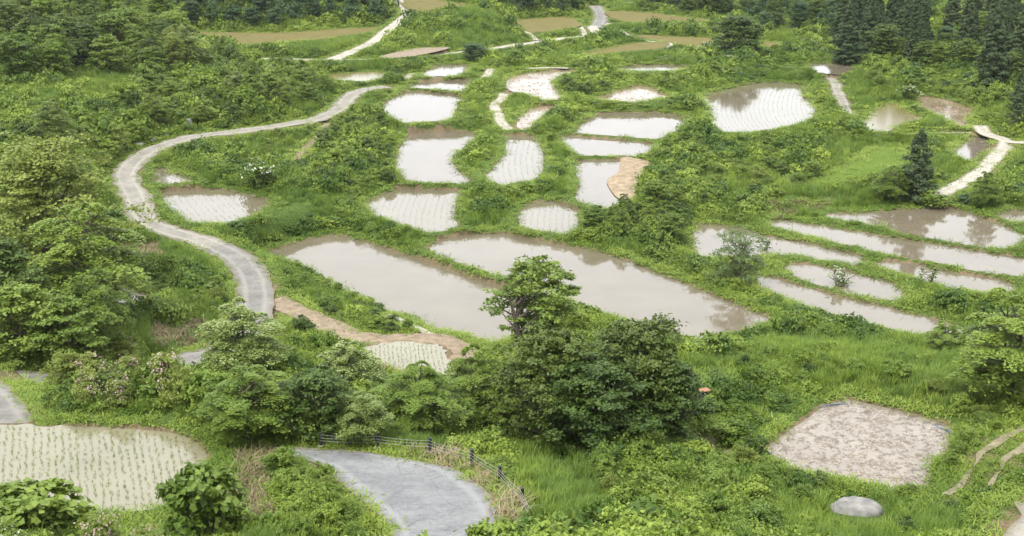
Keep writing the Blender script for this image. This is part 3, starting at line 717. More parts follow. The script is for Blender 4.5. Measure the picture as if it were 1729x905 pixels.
def build_cedar(seed, H, Rw, nl, leaf, low=.06, taper=.8, size=.42):
    rg = np.random.default_rng(seed); L = Leaves(); paths = [bend(rg, (0, 0, -.4), (0, 0, H * .98), H * .02, .02, 9, .02)]
    nb = int(110 * H / 11)
    for i in range(nb):
        f = (i + rg.random()) / nb; z = low + (1 - low) * f ** 1.05; R = Rw * (1 - z) ** taper * (.72 + .28 * min(1, (z - low) * 7)) * rg.uniform(.6, 1.18) + .12
        an = i * 2.399 + rg.normal() * .35; d = np.array([math.cos(an), math.sin(an), 0])
        m = int(nl / nb * (.35 + 1.3 * (1 - z)))
        u = .25 + .75 * rg.random(m) ** .7; w = rg.normal(size=m) * .16 * (1.15 - u * .5) * R + rg.normal(size=m) * .06
        zz = H * z - R * (.38 * u - .20 * u ** 3) + rg.normal(size=m) * .10 + R * .10
        pt = d * (u * R)[:, None] + np.array([-d[1], d[0], 0]) * w[:, None]; pt[:, 2] = zz
        L.add(pt, d * .55 + [0, 0, .55] + rg.normal(size=(m, 3)) * .5, size, .38)
        if i % 4 == 0: paths.append(bend(rg, (0, 0, H * z), d * R * .8 + [0, 0, H * z - R * .2], .05, .012, 4, .05))
    L.add(np.column_stack([rg.normal(size=(40, 2)) * .08, rg.uniform(H * .95, H * 1.02, 40)]), rg.normal(size=(40, 3)), size * .7, .3)
    return tubes('trunk', paths, BARK), L.mesh('crown', leaf, rg, .3)

def build_shrub(seed, H, Rw, nl, size, leaf, lobes=8, blossom=None, frac=.25, aspect=.55):
    rg = np.random.default_rng(seed); L = Leaves(); B = Leaves(); paths = []
    for i in range(lobes):
        an = i * 2.399 + rg.normal() * .3; rr = Rw * rg.uniform(.12, .72) if i else 0
        lr = Rw * rg.uniform(.32, .55); hz = H * rg.uniform(.45, .95) * (1 - .35 * rr / Rw)
        c = np.array([math.cos(an) * rr, math.sin(an) * rr, max(lr * .35, hz - lr * .55)]); r = np.array([lr, lr, lr * rg.uniform(.6, .85)])
        lobe(L, rg, c, r, nl // lobes, size, 9, aspect=aspect)
        lobe(L, rg, c * [1, 1, .45], r * [1.05, 1.05, .8], nl // lobes // 3, size, 7, aspect=aspect)
        if blossom:
            b = Leaves(); lobe(b, rg, c + [0, 0, .05], r * 1.06, int(nl / lobes * frac), size * .8, 7, .8, .1, .8); B.c += b.c; B.n += b.n; B.s += b.s; B.a += b.a
        paths.append(bend(rg, (rg.normal() * .12, rg.normal() * .12, -.25), c, .03, .01, 4, .1))
    return tubes('stem', paths, BARK), L.mesh('foliage', leaf, rg), (B.mesh('blossom', blossom, rg) if blossom else None)

def build_blades(seed, n, H, spread, width, mat, lean=.55, name='tuft'):
    """arching grass blades, three segments each"""
    rg = np.random.default_rng(seed); Vs, Fs, R = [], [], []
    an = rg.uniform(0, 6.283, n); le = lean * rg.uniform(.2, 1.2, n); h = H * rg.uniform(.6, 1.1, n)
    b = np.column_stack([rg.normal(size=(n, 2)) * spread, np.full(n, -.08 * H)])
    d = np.column_stack([np.cos(an), np.sin(an), np.zeros(n)]); s = np.column_stack([-np.sin(an + rg.normal(size=n) * .6), np.cos(an), np.zeros(n)])
    T = [0, .4, .75, 1.0]; Wd = [1, .95, .6, .05]; V = []
    for t, wd in zip(T, Wd):
        c = b + d * (h * le * t ** 2.0)[:, None]; c[:, 2] += h * (t - .28 * le * t ** 2.2)
        V += [c - s * width * wd * .5, c + s * width * wd * .5]
    V = np.stack(V, 1).reshape(-1, 3); i = np.arange(n)[:, None] * 8
    Fc = np.concatenate([i + np.array([[0, 1, 3, 2]]), i + np.array([[2, 3, 5, 4]]), i + np.array([[4, 5, 7, 6]])])
    me = mesh_np(name, V, Fc, 4, mat)
    r = np.tile(np.clip(rg.normal(.5, .22, n), 0, 1), 3)
    me.attributes.new('rnd', 'FLOAT', 'FACE').data.foreach_set('value', r.astype(np.float32))
    return me

def clump(seed, nl, size, mat, lobes=5, h=.62, aspect=.7):
    """low leafy mound of unit radius"""
    rg = np.random.default_rng(seed); L = Leaves()
    for i in range(lobes):
        an = i * 2.399 + rg.normal() * .4; rr = rg.uniform(.1, .65) * (i > 0); lr = rg.uniform(.32, .52)
        lobe(L, rg, np.array([math.cos(an) * rr, math.sin(an) * rr, h * rg.uniform(.35, .75)]), np.array([lr, lr, lr * .7]), nl // lobes, size, 8, .7, .3, aspect)
    k = nl // 3; p = rg.normal(size=(k, 3)) * [.5, .5, .1] + [0, 0, .16]
    L.add(p, rg.normal(size=(k, 3)) * .5 + [0, 0, 1], size, aspect)
    return L.mesh('leaf_mound', mat, rg)
# ------------------------------------------------------------------ ground cover: grass, vines, reeds (nobody could count it)
def scatter_object(name, pts, scl, rot, idx, tint, meshes, label=None):
    me = bpy.data.meshes.new(name); me.vertices.add(len(pts)); me.vertices.foreach_set('co', np.ascontiguousarray(pts, np.float32).ravel())
    for nm, ty, ar in (('scl', 'FLOAT_VECTOR', scl), ('rot', 'FLOAT_VECTOR', rot)):
        me.attributes.new(nm, ty, 'POINT').data.foreach_set('vector', np.ascontiguousarray(ar, np.float32).ravel())
    me.attributes.new('idx', 'INT', 'POINT').data.foreach_set('value', np.ascontiguousarray(idx, np.int32))
    me.attributes.new('tint', 'FLOAT', 'POINT').data.foreach_set('value', np.ascontiguousarray(tint, np.float32))
    o = link(bpy.data.objects.new(name, me)); tag(o, kind='stuff')
    col = bpy.data.collections.new(name + '_kinds')
    for i, m in enumerate(meshes):
        col.objects.link(bpy.data.objects.new('%s_kind_%02d' % (name, i), m))
    g = bpy.data.node_groups.new(name + '_scatter', 'GeometryNodeTree')
    g.interface.new_socket('Geometry', in_out='INPUT', socket_type='NodeSocketGeometry'); g.interface.new_socket('Geometry', in_out='OUTPUT', socket_type='NodeSocketGeometry')
    N = g.nodes; gi, go = N.new('NodeGroupInput'), N.new('NodeGroupOutput')
    ci = N.new('GeometryNodeCollectionInfo'); ci.inputs[0].default_value = col; ci.inputs['Separate Children'].default_value = True; ci.inputs['Reset Children'].default_value = True
    ip = N.new('GeometryNodeInstanceOnPoints'); ip.inputs['Pick Instance'].default_value = True
    def attr(nm, ty):
        a = N.new('GeometryNodeInputNamedAttribute'); a.data_type = ty; a.inputs['Name'].default_value = nm; return a.outputs[0]
    g.links.new(gi.outputs[0], ip.inputs['Points']); g.links.new(ci.outputs[0], ip.inputs['Instance'])
    g.links.new(attr('idx', 'INT'), ip.inputs['Instance Index']); g.links.new(attr('rot', 'FLOAT_VECTOR'), ip.inputs['Rotation']); g.links.new(attr('scl', 'FLOAT_VECTOR'), ip.inputs['Scale'])
    g.links.new(ip.outputs[0], go.inputs[0])
    o.modifiers.new('scatter', 'NODES').node_group = g
    return o

KINDS = {}
vine = [clump(i, 330, .20, G_VINE, 5 + i % 3) for i in range(5)]
vine_far = [clump(20 + i, 330, .19, G_VINE, 6) for i in range(4)]
vine_dark = [clump(40 + i, 260, .22, G_MID, 5, .75, .55) for i in range(4)]
vine_big = [clump(50 + i, 900, .12, G_VINE, 9, .7) for i in range(3)]
grass = [build_blades(60 + i, 46, 1.0, .30, .050, G_GRASS, .7) for i in range(4)]
grass_short = [build_blades(70 + i, 60, 1.0, .75, .13, G_GRASS, .9) for i in range(3)]
reed = [build_blades(80 + i, 60, 1.0, .24, .036, G_REED, .55) for i in range(4)]
dry = [build_blades(90 + i, 46, 1.0, .45, .06, G_DRY, 1.1) for i in range(2)]

def zone(px, py, *polys):
    m = np.zeros(px.shape, bool)
    for p in polys: m |= poly_sd(px, py, np.array(p, float)) < 0
    return m

# candidate points: random over the terrain, thinner with distance
def candidates(n, ymax=330, p=1.15):
    # the terrain cells grow with distance in both directions; weight = area * falloff
    y = grid_y(np.arange(NR)); wt = (y + 25) ** 2 * np.minimum(1, (55 / np.maximum(y, 20))) ** p * ((y > 24) & (y < ymax))
    c = np.cumsum(wt) / wt.sum(); j = np.interp(rng.random(n), c, np.arange(NR)); yy = grid_y(j)
    xx = rng.uniform(-1, 1, n) * np.minimum(HALF, .44 + 8 / (yy + 25)) * (yy + 25)
    return xx, yy

def prepare(n, ymax=330, p=1.15):
    x, y = candidates(n, ymax, p); z = sample(GZ, x, y)
    u, v = to_px(np.stack([x, y, z], -1))
    return x, y, z, u, v, sample(SD, x, y), sample(RD, x, y)

GRASSY = [  # stretches where long grass or reeds rule over vines, in survey coordinates
[(60,130),(300,125),(330,160),(200,185),(60,190)], [(220,380),(360,400),(400,470),(380,560),(200,500),(190,420)], [(960,490),(1100,530),(1110,580),(990,570)],
[(1190,620),(1560,560),(1700,560),(1700,690),(1560,690),(1400,660),(1280,690),(1190,700)], [(900,720),(1050,740),(1010,905),(880,905),(860,780)], [(1290,800),(1480,830),(1640,850),(1640,905),(1290,905)],
[(0,690),(360,700),(470,770),(400,905),(0,905)], [(1160,440),(1330,410),(1729,440),(1729,560),(1600,545),(1290,470)], [(1210,220),(1260,225),(1260,260),(1200,260)], [(1300,330),(1430,335),(1729,345),(1729,420),(1300,370)],
[(1370,240),(1530,236),(1530,300),(1370,320)], [(0,560),(70,600),(60,680),(0,690)], [(615,92),(700,55),(755,24),(840,20),(888,55),(880,70),(760,74)], [(1030,0),(1090,0),(1080,20),(1030,18)], [(420,400),(480,400),(470,520),(440,470)]]
DRYZ = [[(245,548),(355,540),(350,590),(260,585)], [(400,770),(470,760),(480,880),(400,900)], [(200,408),(275,412),(270,438),(205,436)], [(640,600),(690,630),(690,650),(610,640)], [(700,752),(790,775),(880,850),(890,905),(850,880),(800,800),(700,775)], [(1270,345),(1400,335),(1420,345),(1300,372)], [(1575,570),(1610,575),(1610,600),(1570,595)]]
MOWN = [[(-80,692),(120,697),(300,704),(420,735),(470,790),(440,850),(405,930),(100,930),(-80,880)], [(1140,188),(1170,190),(1178,205),(1120,262),(1070,285),(1090,262)], [(1340,136),(1368,140),(1395,180),(1385,205),(1360,215),(1378,185)], [(900,224),(930,232),(932,300),(905,312)], [(975,335),(1000,350),(995,380),(972,392)], [(1290,330),(1420,338),(1400,356),(1290,362)]]
SANDZ = [(1050,262),(1088,266),(1122,288),(1098,302),(1082,322),(1074,338),(1045,336),(1028,316),(1026,303),(1045,290)]

n = 96000
x, y, z, u, v, sd, rd = prepare(n)
dist = np.hypot(x, y)
edge = np.minimum(sd, rd + .1)
gz = zone(u, v, *GRASSY); dz = zone(u, v, *DRYZ); sand = zone(u, v, SANDZ, [(1396,842),(1500,842),(1512,892),(1388,892)], [(1172,658),(1206,658),(1212,700),(1172,700)])
nz = fbm(x / 7, y / 7, 21); n2 = fbm(x / 2.5, y / 2.5, 33)
keep = (sd > .25) & (rd > .25) & (u > -520) & (u < 2240) & (v < 1060) & ~sand
far = np.clip(dist / 70, .8, 3)
is_grass = (gz & (nz > -.12)) | (~gz & (nz > .12)) | (edge < 1.0)
is_dark = ~is_grass & (n2 < -.12)
# --- vines and leafy weeds
mown = zone(u, v, *MOWN)
m = keep & ~is_grass & ~dz & (edge > .9) & (~mown | (rng.random(n) < .06))
s = (rng.uniform(.42, .85, n) * far ** .45) * np.clip(.45 + edge * .28, .45, 1) * (1 + .35 * nz)
hh = s * rng.uniform(.7, 1.5, n) * np.clip(.5 + edge * .22, .5, 1.15)
idx = np.where(is_dark, 9 + rng.integers(0, 4, n), np.where(dist < 85, rng.integers(0, 5, n), 5 + rng.integers(0, 4, n)))
tint = np.clip(.0 + n2 * .45 + nz * .15 + rng.normal(size=n) * .10, -.5, .5)
bigm = m & (edge > 2.2) & (rng.random(n) < .30); s = np.where(bigm, s * 1.55, s); hh = np.where(bigm, hh * 1.65, hh)
idx = np.where(bigm & (dist < 140) & ~is_dark, 13 + rng.integers(0, 3, n), idx)
cap = sight_cap(x, y, z, .12); hh = np.minimum(hh, cap * 1.1); m &= cap > .2; s = np.minimum(s, hh * 2.6)
tint = np.clip(tint + fbm(x / 22, y / 22, 61) * .35 - .02, -.6, .6)
P = np.stack([x, y, z - .06], -1); S = np.stack([s, s, hh], -1); Rr = np.stack([rng.normal(size=n) * .12, rng.normal(size=n) * .12, rng.uniform(0, 6.28, n)], -1)
scatter_object('undergrowth', P[m], S[m], Rr[m], idx[m], tint[m], vine + vine_far + vine_dark + vine_big)
# --- tall grass and reeds
n = 135000
x, y, z, u, v, sd, rd = prepare(n, 300, 1.0)
dist = np.hypot(x, y); edge = np.minimum(sd, rd + .1)
gz = zone(u, v, *GRASSY); dz = zone(u, v, *DRYZ); sand = zone(u, v, SANDZ, [(1396,842),(1500,842),(1512,892),(1388,892)], [(1172,658),(1206,658),(1212,700),(1172,700)]); nz = fbm(x / 7, y / 7, 21); n2 = fbm(x / 2.5, y / 2.5, 35)
mown = zone(u, v, *MOWN)
green = poly_sd(x, y, pad_w['M20']) < 0
keep = ((sd > .22) | green) & (rd > np.where(rng.random(n) < .3, -.18, .03)) & (u > -480) & (u < 2200) & (v < 1000) & ~sand
is_grass = (gz & (nz > -.12)) | (~gz & (nz > .12))
tall = keep & is_grass & (edge > 1.1) & ~dz
some = keep & ~is_grass & (edge > 1.0) & ~dz & (rng.random(n) < .22)
short = keep & ((edge <= 1.2) | green | mown)
dry_m = keep & dz & (edge > .1) & (rng.random(n) < .42)
far = np.clip(dist / 70, .8, 2.6) ** .5
h = np.select([dry_m, short, tall, some], [rng.uniform(.25, .6, n), rng.uniform(.08, .20, n) * (1 + 1.0 * sstep(.6, 1.3, edge)) * np.where(green, 1.7, 1) * np.where(mown, .8, 1), rng.uniform(.45, .95, n) * np.clip(edge * .5, .5, 1), rng.uniform(.5, 1.0, n)], 0)
wdt = np.select([dry_m, short, tall, some], [h * 1.1 + .1, .42 * far, h * .85 * far, h * .7 * far], .3)
pick = np.select([dry_m, short, tall & (n2 > .05), tall | some], [11 + rng.integers(0, 2, n), 4 + rng.integers(0, 3, n), 7 + rng.integers(0, 4, n), rng.integers(0, 4, n)], 0)
m = dry_m | short | tall | some
h = np.minimum(h, sight_cap(x, y, z, .10)); h = np.maximum(h, .08)
tint = np.clip(n2 * .4 + fbm(x / 22, y / 22, 61) * .45 + rng.normal(size=n) * .12 + np.where(short, .12, 0), -.6, .6)
P = np.stack([x, y, z - .02], -1); S = np.stack([wdt, wdt, h * np.where(short, 1, far)], -1); Rr = np.stack([rng.normal(size=n) * .1, rng.normal(size=n) * .1, rng.uniform(0, 6.28, n)], -1)
scatter_object('grass', P[m], S[m], Rr[m], pick[m], tint[m], grass + grass_short + reed + dry)
# ------------------------------------------------------------------ things: trees, shrubs and the rest
def shrubs(seed0, n, H, R, nl, size, leaf, lobes, **k): return [build_shrub(seed0 + i, H, R, nl, size, leaf, lobes, **k) for i in range(n)]
PROTO = {   # kind: (part names, reference height, reference crown width, variants)
 'bush': (('stem', 'foliage', 'blossom'), 2.0, 2.4, shrubs(100, 4, 2.0, 1.2, 2600, .17, G_MID, 9)),
 'bush_light': (('stem', 'foliage', 'blossom'), 2.0, 2.4, shrubs(110, 4, 2.0, 1.2, 2600, .17, G_VINE, 9)),
 'bush_dark': (('stem', 'foliage', 'blossom'), 2.0, 2.4, shrubs(120, 3, 2.0, 1.2, 2600, .16, G_DARK, 9)),
 'bush_blue': (('stem', 'foliage', 'blossom'), 2.0, 2.4, shrubs(130, 3, 2.0, 1.2, 2200, .18, G_BLUE, 9)),
 'fern': (('stem', 'foliage', 'blossom'), 1.4, 2.0, shrubs(140, 3, 1.4, 1.0, 3000, .17, G_LIGHT, 9, aspect=.34)),
 'olive': (('stem', 'foliage', 'blossom'), 1.6, 2.0, shrubs(145, 3, 1.6, 1.0, 3600, .12, G_OLIVE, 10, aspect=.4)),
 'bigleaf': (('stem', 'foliage', 'blossom'), 1.6, 1.9, shrubs(150, 3, 1.6, .95, 1700, .17, G_MID, 9, aspect=.85)),
 'pink': (('stem', 'foliage', 'blossom'), 1.6, 2.0, shrubs(160, 3, 1.6, 1.0, 2400, .12, G_OLIVE, 9, blossom=G_PINK, frac=.15)),
 'white': (('stem', 'foliage', 'blossom'), 1.6, 2.0, shrubs(165, 2, 1.6, 1.0, 2200, .13, G_MID, 9, blossom=G_BLOOM, frac=.09)),
 'tree': (('trunk', 'crown'), 5.5, 4.6, [build_round(200 + i, 5.5, 2.3, 9500, .23, G_MID, 34, lrf=.25) for i in range(4)]),
 'tree_dark': (('trunk', 'crown'), 6.5, 4.6, [build_round(210 + i, 6.5, 2.3, 9000, .24, G_DARK, 36, lrf=.24) for i in range(3)]),
 'tree_blue': (('trunk', 'crown'), 6.5, 4.8, [build_round(220 + i, 6.5, 2.4, 8500, .26, G_BLUE, 36, lrf=.24) for i in range(4)]),
 'tree_light': (('trunk', 'crown'), 5.5, 4.6, [build_round(230 + i, 5.5, 2.3, 9500, .22, G_VINE, 34, lrf=.25) for i in range(2)]),
 'tree_olive': (('trunk', 'crown'), 9.0, 7.4, [build_round(240, 9, 3.7, 30000, .18, G_OLIVE, 80, low=.08, sub=10, lrf=.17)]),
 'great': (('trunk', 'crown'), 7.0, 7.0, [build_round(250 + i, 7, 3.5, 25000, .20, G_DARKO, 70, low=.08, sub=9, trunks=2, lrf=.17, flat=.75) for i in range(2)] + [build_round(252, 7, 3.5, 24000, .20, G_DARK, 64, low=.08, sub=9, trunks=2, lrf=.18)]),
 'airy': (('trunk', 'crown'), 6.0, 4.6, [build_round(263, 6.0, 2.3, 10000, .19, G_MID, 60, low=.28, sub=6, trunks=2, flat=.75, lrf=.17)]),
 'willow': (('trunk', 'crown'), 4.5, 3.6, [build_round(270, 4.5, 1.8, 7000, .17, G_WILLOW, 22, low=.12, sub=9, aspect=.35)]),
 'layered': (('trunk', 'crown'), 6.0, 6.0, [build_tiered(300 + i, 6, 3.0, 19000, .16, G_MID, 6 + i % 2) for i in range(4)]),
 'layered_light': (('trunk', 'crown'), 6.0, 6.0, [build_tiered(310 + i, 6, 3.0, 19000, .16, G_LIGHT, 6) for i in range(2)]),
 'layered_dark': (('trunk', 'crown'), 6.0, 6.0, [build_tiered(320 + i, 6, 3.0, 19000, .165, G_DARK, 6) for i in range(2)]),
 'layered_cream': (('trunk', 'crown', 'blossom'), 6.0, 6.0, [build_tiered(330 + i, 6, 3.0, 18000, .155, G_LIGHT, 7, blossom=G_CREAM) for i in range(3)]),
 'cedar': (('trunk', 'crown'), 10.5, 4.4, [build_cedar(400 + i, 10.5, 2.2, 10000, G_CEDAR, taper=.7, size=.36) for i in range(4)]),
 'column': (('trunk', 'crown'), 6.5, 3.2, [build_cedar(410, 6.5, 1.7, 9000, G_CEDAR, .03, .55, .30)]),
 'sapling': (('trunk', 'crown'), 1.7, 1.3, [build_round(420 + i, 1.7, .65, 500, .14, G_MID, 9, low=.3, sub=4) for i in range(2)]),
 'white_sapling': (('trunk', 'crown', 'blossom'), 1.7, 1.7, [build_tiered(425, 1.7, .9, 700, .13, G_MID, 5, blossom=G_BLOOM)]),
}
NAMEK = {'bush_dark': 'evergreen_shrub', 'bush_blue': 'evergreen_shrub', 'fern': 'fern_shrub', 'olive': 'small_leafed_shrub', 'bigleaf': 'broad_leafed_shrub', 'tree': 'broadleaf_tree', 'tree_dark': 'broadleaf_tree', 'tree_blue': 'broadleaf_tree', 'tree_light': 'broadleaf_tree', 'tree_olive': 'broadleaf_tree', 'great': 'broadleaf_tree', 'airy': 'broadleaf_tree', 'willow': 'willow_tree',
         'layered': 'layered_tree', 'layered_light': 'layered_tree', 'layered_dark': 'layered_tree', 'layered_cream': 'dogwood_tree', 'cedar': 'cedar_tree', 'column': 'conifer_tree', 'sapling': 'sapling', 'white_sapling': 'flowering_sapling',
         'pink': 'flowering_shrub', 'white': 'flowering_shrub'}
trg = np.random.default_rng(99)
def plant_at(kind, p, h, w, label, group=None, var=None):
    parts, rh, rw, vs = PROTO[kind]
    k = trg.integers(0, len(vs)) if var is None else var
    name = NAMEK.get(kind, 'leafy_shrub')
    e = bpy.data.objects.new(name, None); e.empty_display_size = .3; COL.objects.link(e)
    e.location = p; e.rotation_euler = (0, 0, trg.uniform(0, 6.28)); e.scale = (w / rw, w / rw, h / rh)
    tag(e, label, 'tree' if 'tree' in name or 'sapling' in name else 'shrub', group)
    for nm, m in zip(parts, vs[k]):
        if m is not None: link(bpy.data.objects.new(nm, m), e)
    return e
def depth(p): return p[1] * CP - (p[2] - CAMZ) * SP
def plant(kind, u, vb, vt, wpx, label, group=None, var=None):
    p = on_ground(u, vb); f = depth(p); el = math.atan2(CAMZ - p[2], p[1])
    return plant_at(kind, p, (vb - vt) * f / F / math.cos(el) * .97, wpx * f / F, label, group, var)

ONE = [
('layered_cream',425,640,517,180,'layered dogwood with cream flower tops, just below the end of the grey asphalt bend',0),
('layered_cream',585,690,578,150,'pale cream topped layered tree below the brown earth track',1),
('layered',425,735,628,210,'broad green layered tree on the bank above the oval planted paddy',0),
('tree_dark',535,735,625,130,'dark leafy tree between two layered trees behind the cable guardrail',None),
('layered_light',715,735,618,180,'bright green layered tree in front of the small round planted paddy',0),
('layered_cream',610,745,665,120,'small cream tipped layered tree right behind the black guardrail posts',2),
('layered_light',805,725,585,150,'light green layered tree against the left side of the big dark tree',1),
('great',930,752,560,240,'left half of the big dark spreading trees, under the open airy tree',0),
('great',1075,748,546,240,'big dark spreading tree with the highest crown beside the end of the brown paddy',1),
('great',1000,765,610,250,'low dark tree in the middle of the big tree group, above the reeds',2),
('tree_dark',1135,752,610,125,'dark green tree at the right edge of the big dark tree group',None),
('airy',905,600,436,175,'open airy tree with bare dark limbs showing against the brown paddies',0),
('tree_olive',85,500,236,310,'very tall olive green tree at the left edge beside the gravel road',0),
('layered',125,535,355,250,'large tiered green tree in front of the tall olive tree',1),
('layered',160,600,462,165,'tiered tree whose boughs hang over the little pond',2),
('tree',40,610,480,150,'mid green round tree at the left edge below the tiered trees',None),
('tree',115,620,500,150,'mid green leafy tree below the little pond at left',None),
('tree_dark',5,540,400,150,'dark shaded tree at the far left edge under the olive crown',None),
('layered_cream',85,252,172,85,'grey green layered tree with pale tops on the slope above the olive tree',1),
('layered_cream',318,118,44,88,'cream white flowering layered tree on the crest of the left hill',0),
('layered_dark',57,102,18,80,'dark tiered tree standing out on the upper left hill',0),
('layered',243,118,66,80,'green tiered tree left of the cream flowering tree on the crest',3),
('layered_cream',398,165,122,55,'small pale layered tree on the hillside above the gravel road',2),
('willow',1245,482,383,88,'grey green feathery tree standing between the long narrow paddies',0),
('sapling',1290,428,400,30,'thin bare looking sapling in the narrow paddy beside the grey green tree',0),
('sapling',1570,478,442,36,'thin young tree on the grass strip between two narrow paddies',1),
('white_sapling',1426,487,452,44,'small sapling covered in white flowers in front of a short paddy',0),
('column',1545,337,220,66,'dark narrow conifer standing alone below the green grass field',0),
('layered',1498,338,280,80,'tiered green tree directly left of the dark narrow conifer',1),
('layered_light',1662,350,292,60,'light green small tiered tree above the right hand paddies',0),
('layered',1700,682,500,255,'wide tiered tree with bare double trunk at the right edge',0),
('layered_light',1600,600,548,90,'low light green tiered tree reaching over the end of the long paddy',1),
('tree_dark',1245,98,26,92,'large round dark tree beside the valley lane',1),
('white',437,318,260,70,'greyish white flowering bush on the bank below the gravel road',None),
('bush_dark',512,566,526,44,'round dark green bush beside the brown earth track',None),
('bush_dark',1268,782,726,58,'dark tufted shrub beside the churned mud paddy',None),
('bush_light',1235,752,706,90,'spreading bright leafed shrub above the short dirt path',None),
('bigleaf',342,905,778,140,'broad leafed bush overlapping the right end of the oval planted paddy',None),
('bigleaf',55,910,812,170,'broad leafed bush in the bottom left corner before the oval paddy',None),
('pink',175,935,862,90,'pale pink flowering shrub at the bottom edge below the oval paddy',None),
('pink',250,945,885,80,'smaller pale pink flowering shrub right of the other one at the bottom edge',None),
('white',10,940,872,80,'white flowering shrub in the very bottom left corner',None),
('white',1120,925,868,110,'shrub with flat white flower heads at the bottom edge right of the road',None),
('tree_blue',800,103,72,46,'small dark round tree beside the far valley road below the grassy mound',None),
('cedar',1430,108,6,64,'tall cedar standing apart at the left end of the cedar stand',0),
('cedar',1672,150,14,74,'tall cedar in front of the stand, above the weedy slope at right',1),
('white',1535,168,140,40,'pale flowering bush at the foot of the cedars',None),
('white',675,138,122,22,'small white flowering bush beside the foot path by the far paddies',None),
('bush',1572,350,322,70,'leafy shrub at the lower end of the valley lane below the dark narrow conifer',1),
('tree_dark',1490,105,40,60,'dark bushy tree right beside the tall lone cedar',None),
]
for kd, u, vb, vt, wp, lab, var in ONE: plant(kd, u, vb, vt, wp, lab, None, var)

def scatter_things(kinds, poly, n, hr, wr, label, group, gap=1.0, clear=.35, seed=0):
    """individual plants spread over a surveyed stretch of ground, none in water or on a road"""
    rg = np.random.default_rng(seed); poly = np.array(poly, float); got = []; tries = 0
    lo, hi = poly.min(0), poly.max(0)
    while len(got) < n and tries < n * 30:
        tries += 1
        u, v = rg.uniform(lo[0], hi[0]), rg.uniform(lo[1], hi[1])
        if poly_sd(np.array([u]), np.array([v]), poly)[0] > 0: continue
        p = on_ground(u, v); h = rg.uniform(*hr); w = h * rg.uniform(*wr)
        if sample(SD, p[0], p[1]) < .4 + w * clear or sample(RD, p[0], p[1]) < .3 + w * clear: continue
        cap_ = float(sight_cap(p[:1], p[1:2], p[2:], .45)[0])
        if cap_ < .75 * h: 
            if cap_ < .6 * hr[0]: continue
            h = max(hr[0] * .8, cap_); w = h * rg.uniform(*wr)
        if any((p[0] - q[0]) ** 2 + (p[1] - q[1]) ** 2 < (gap * .5 * (w + q[3]) * .8) ** 2 for q in got): continue
        got.append((*p, w)); plant_at(kinds[rg.integers(0, len(kinds))], p - np.array([0, 0, .08]), h, w, label, group)
    return len(got)
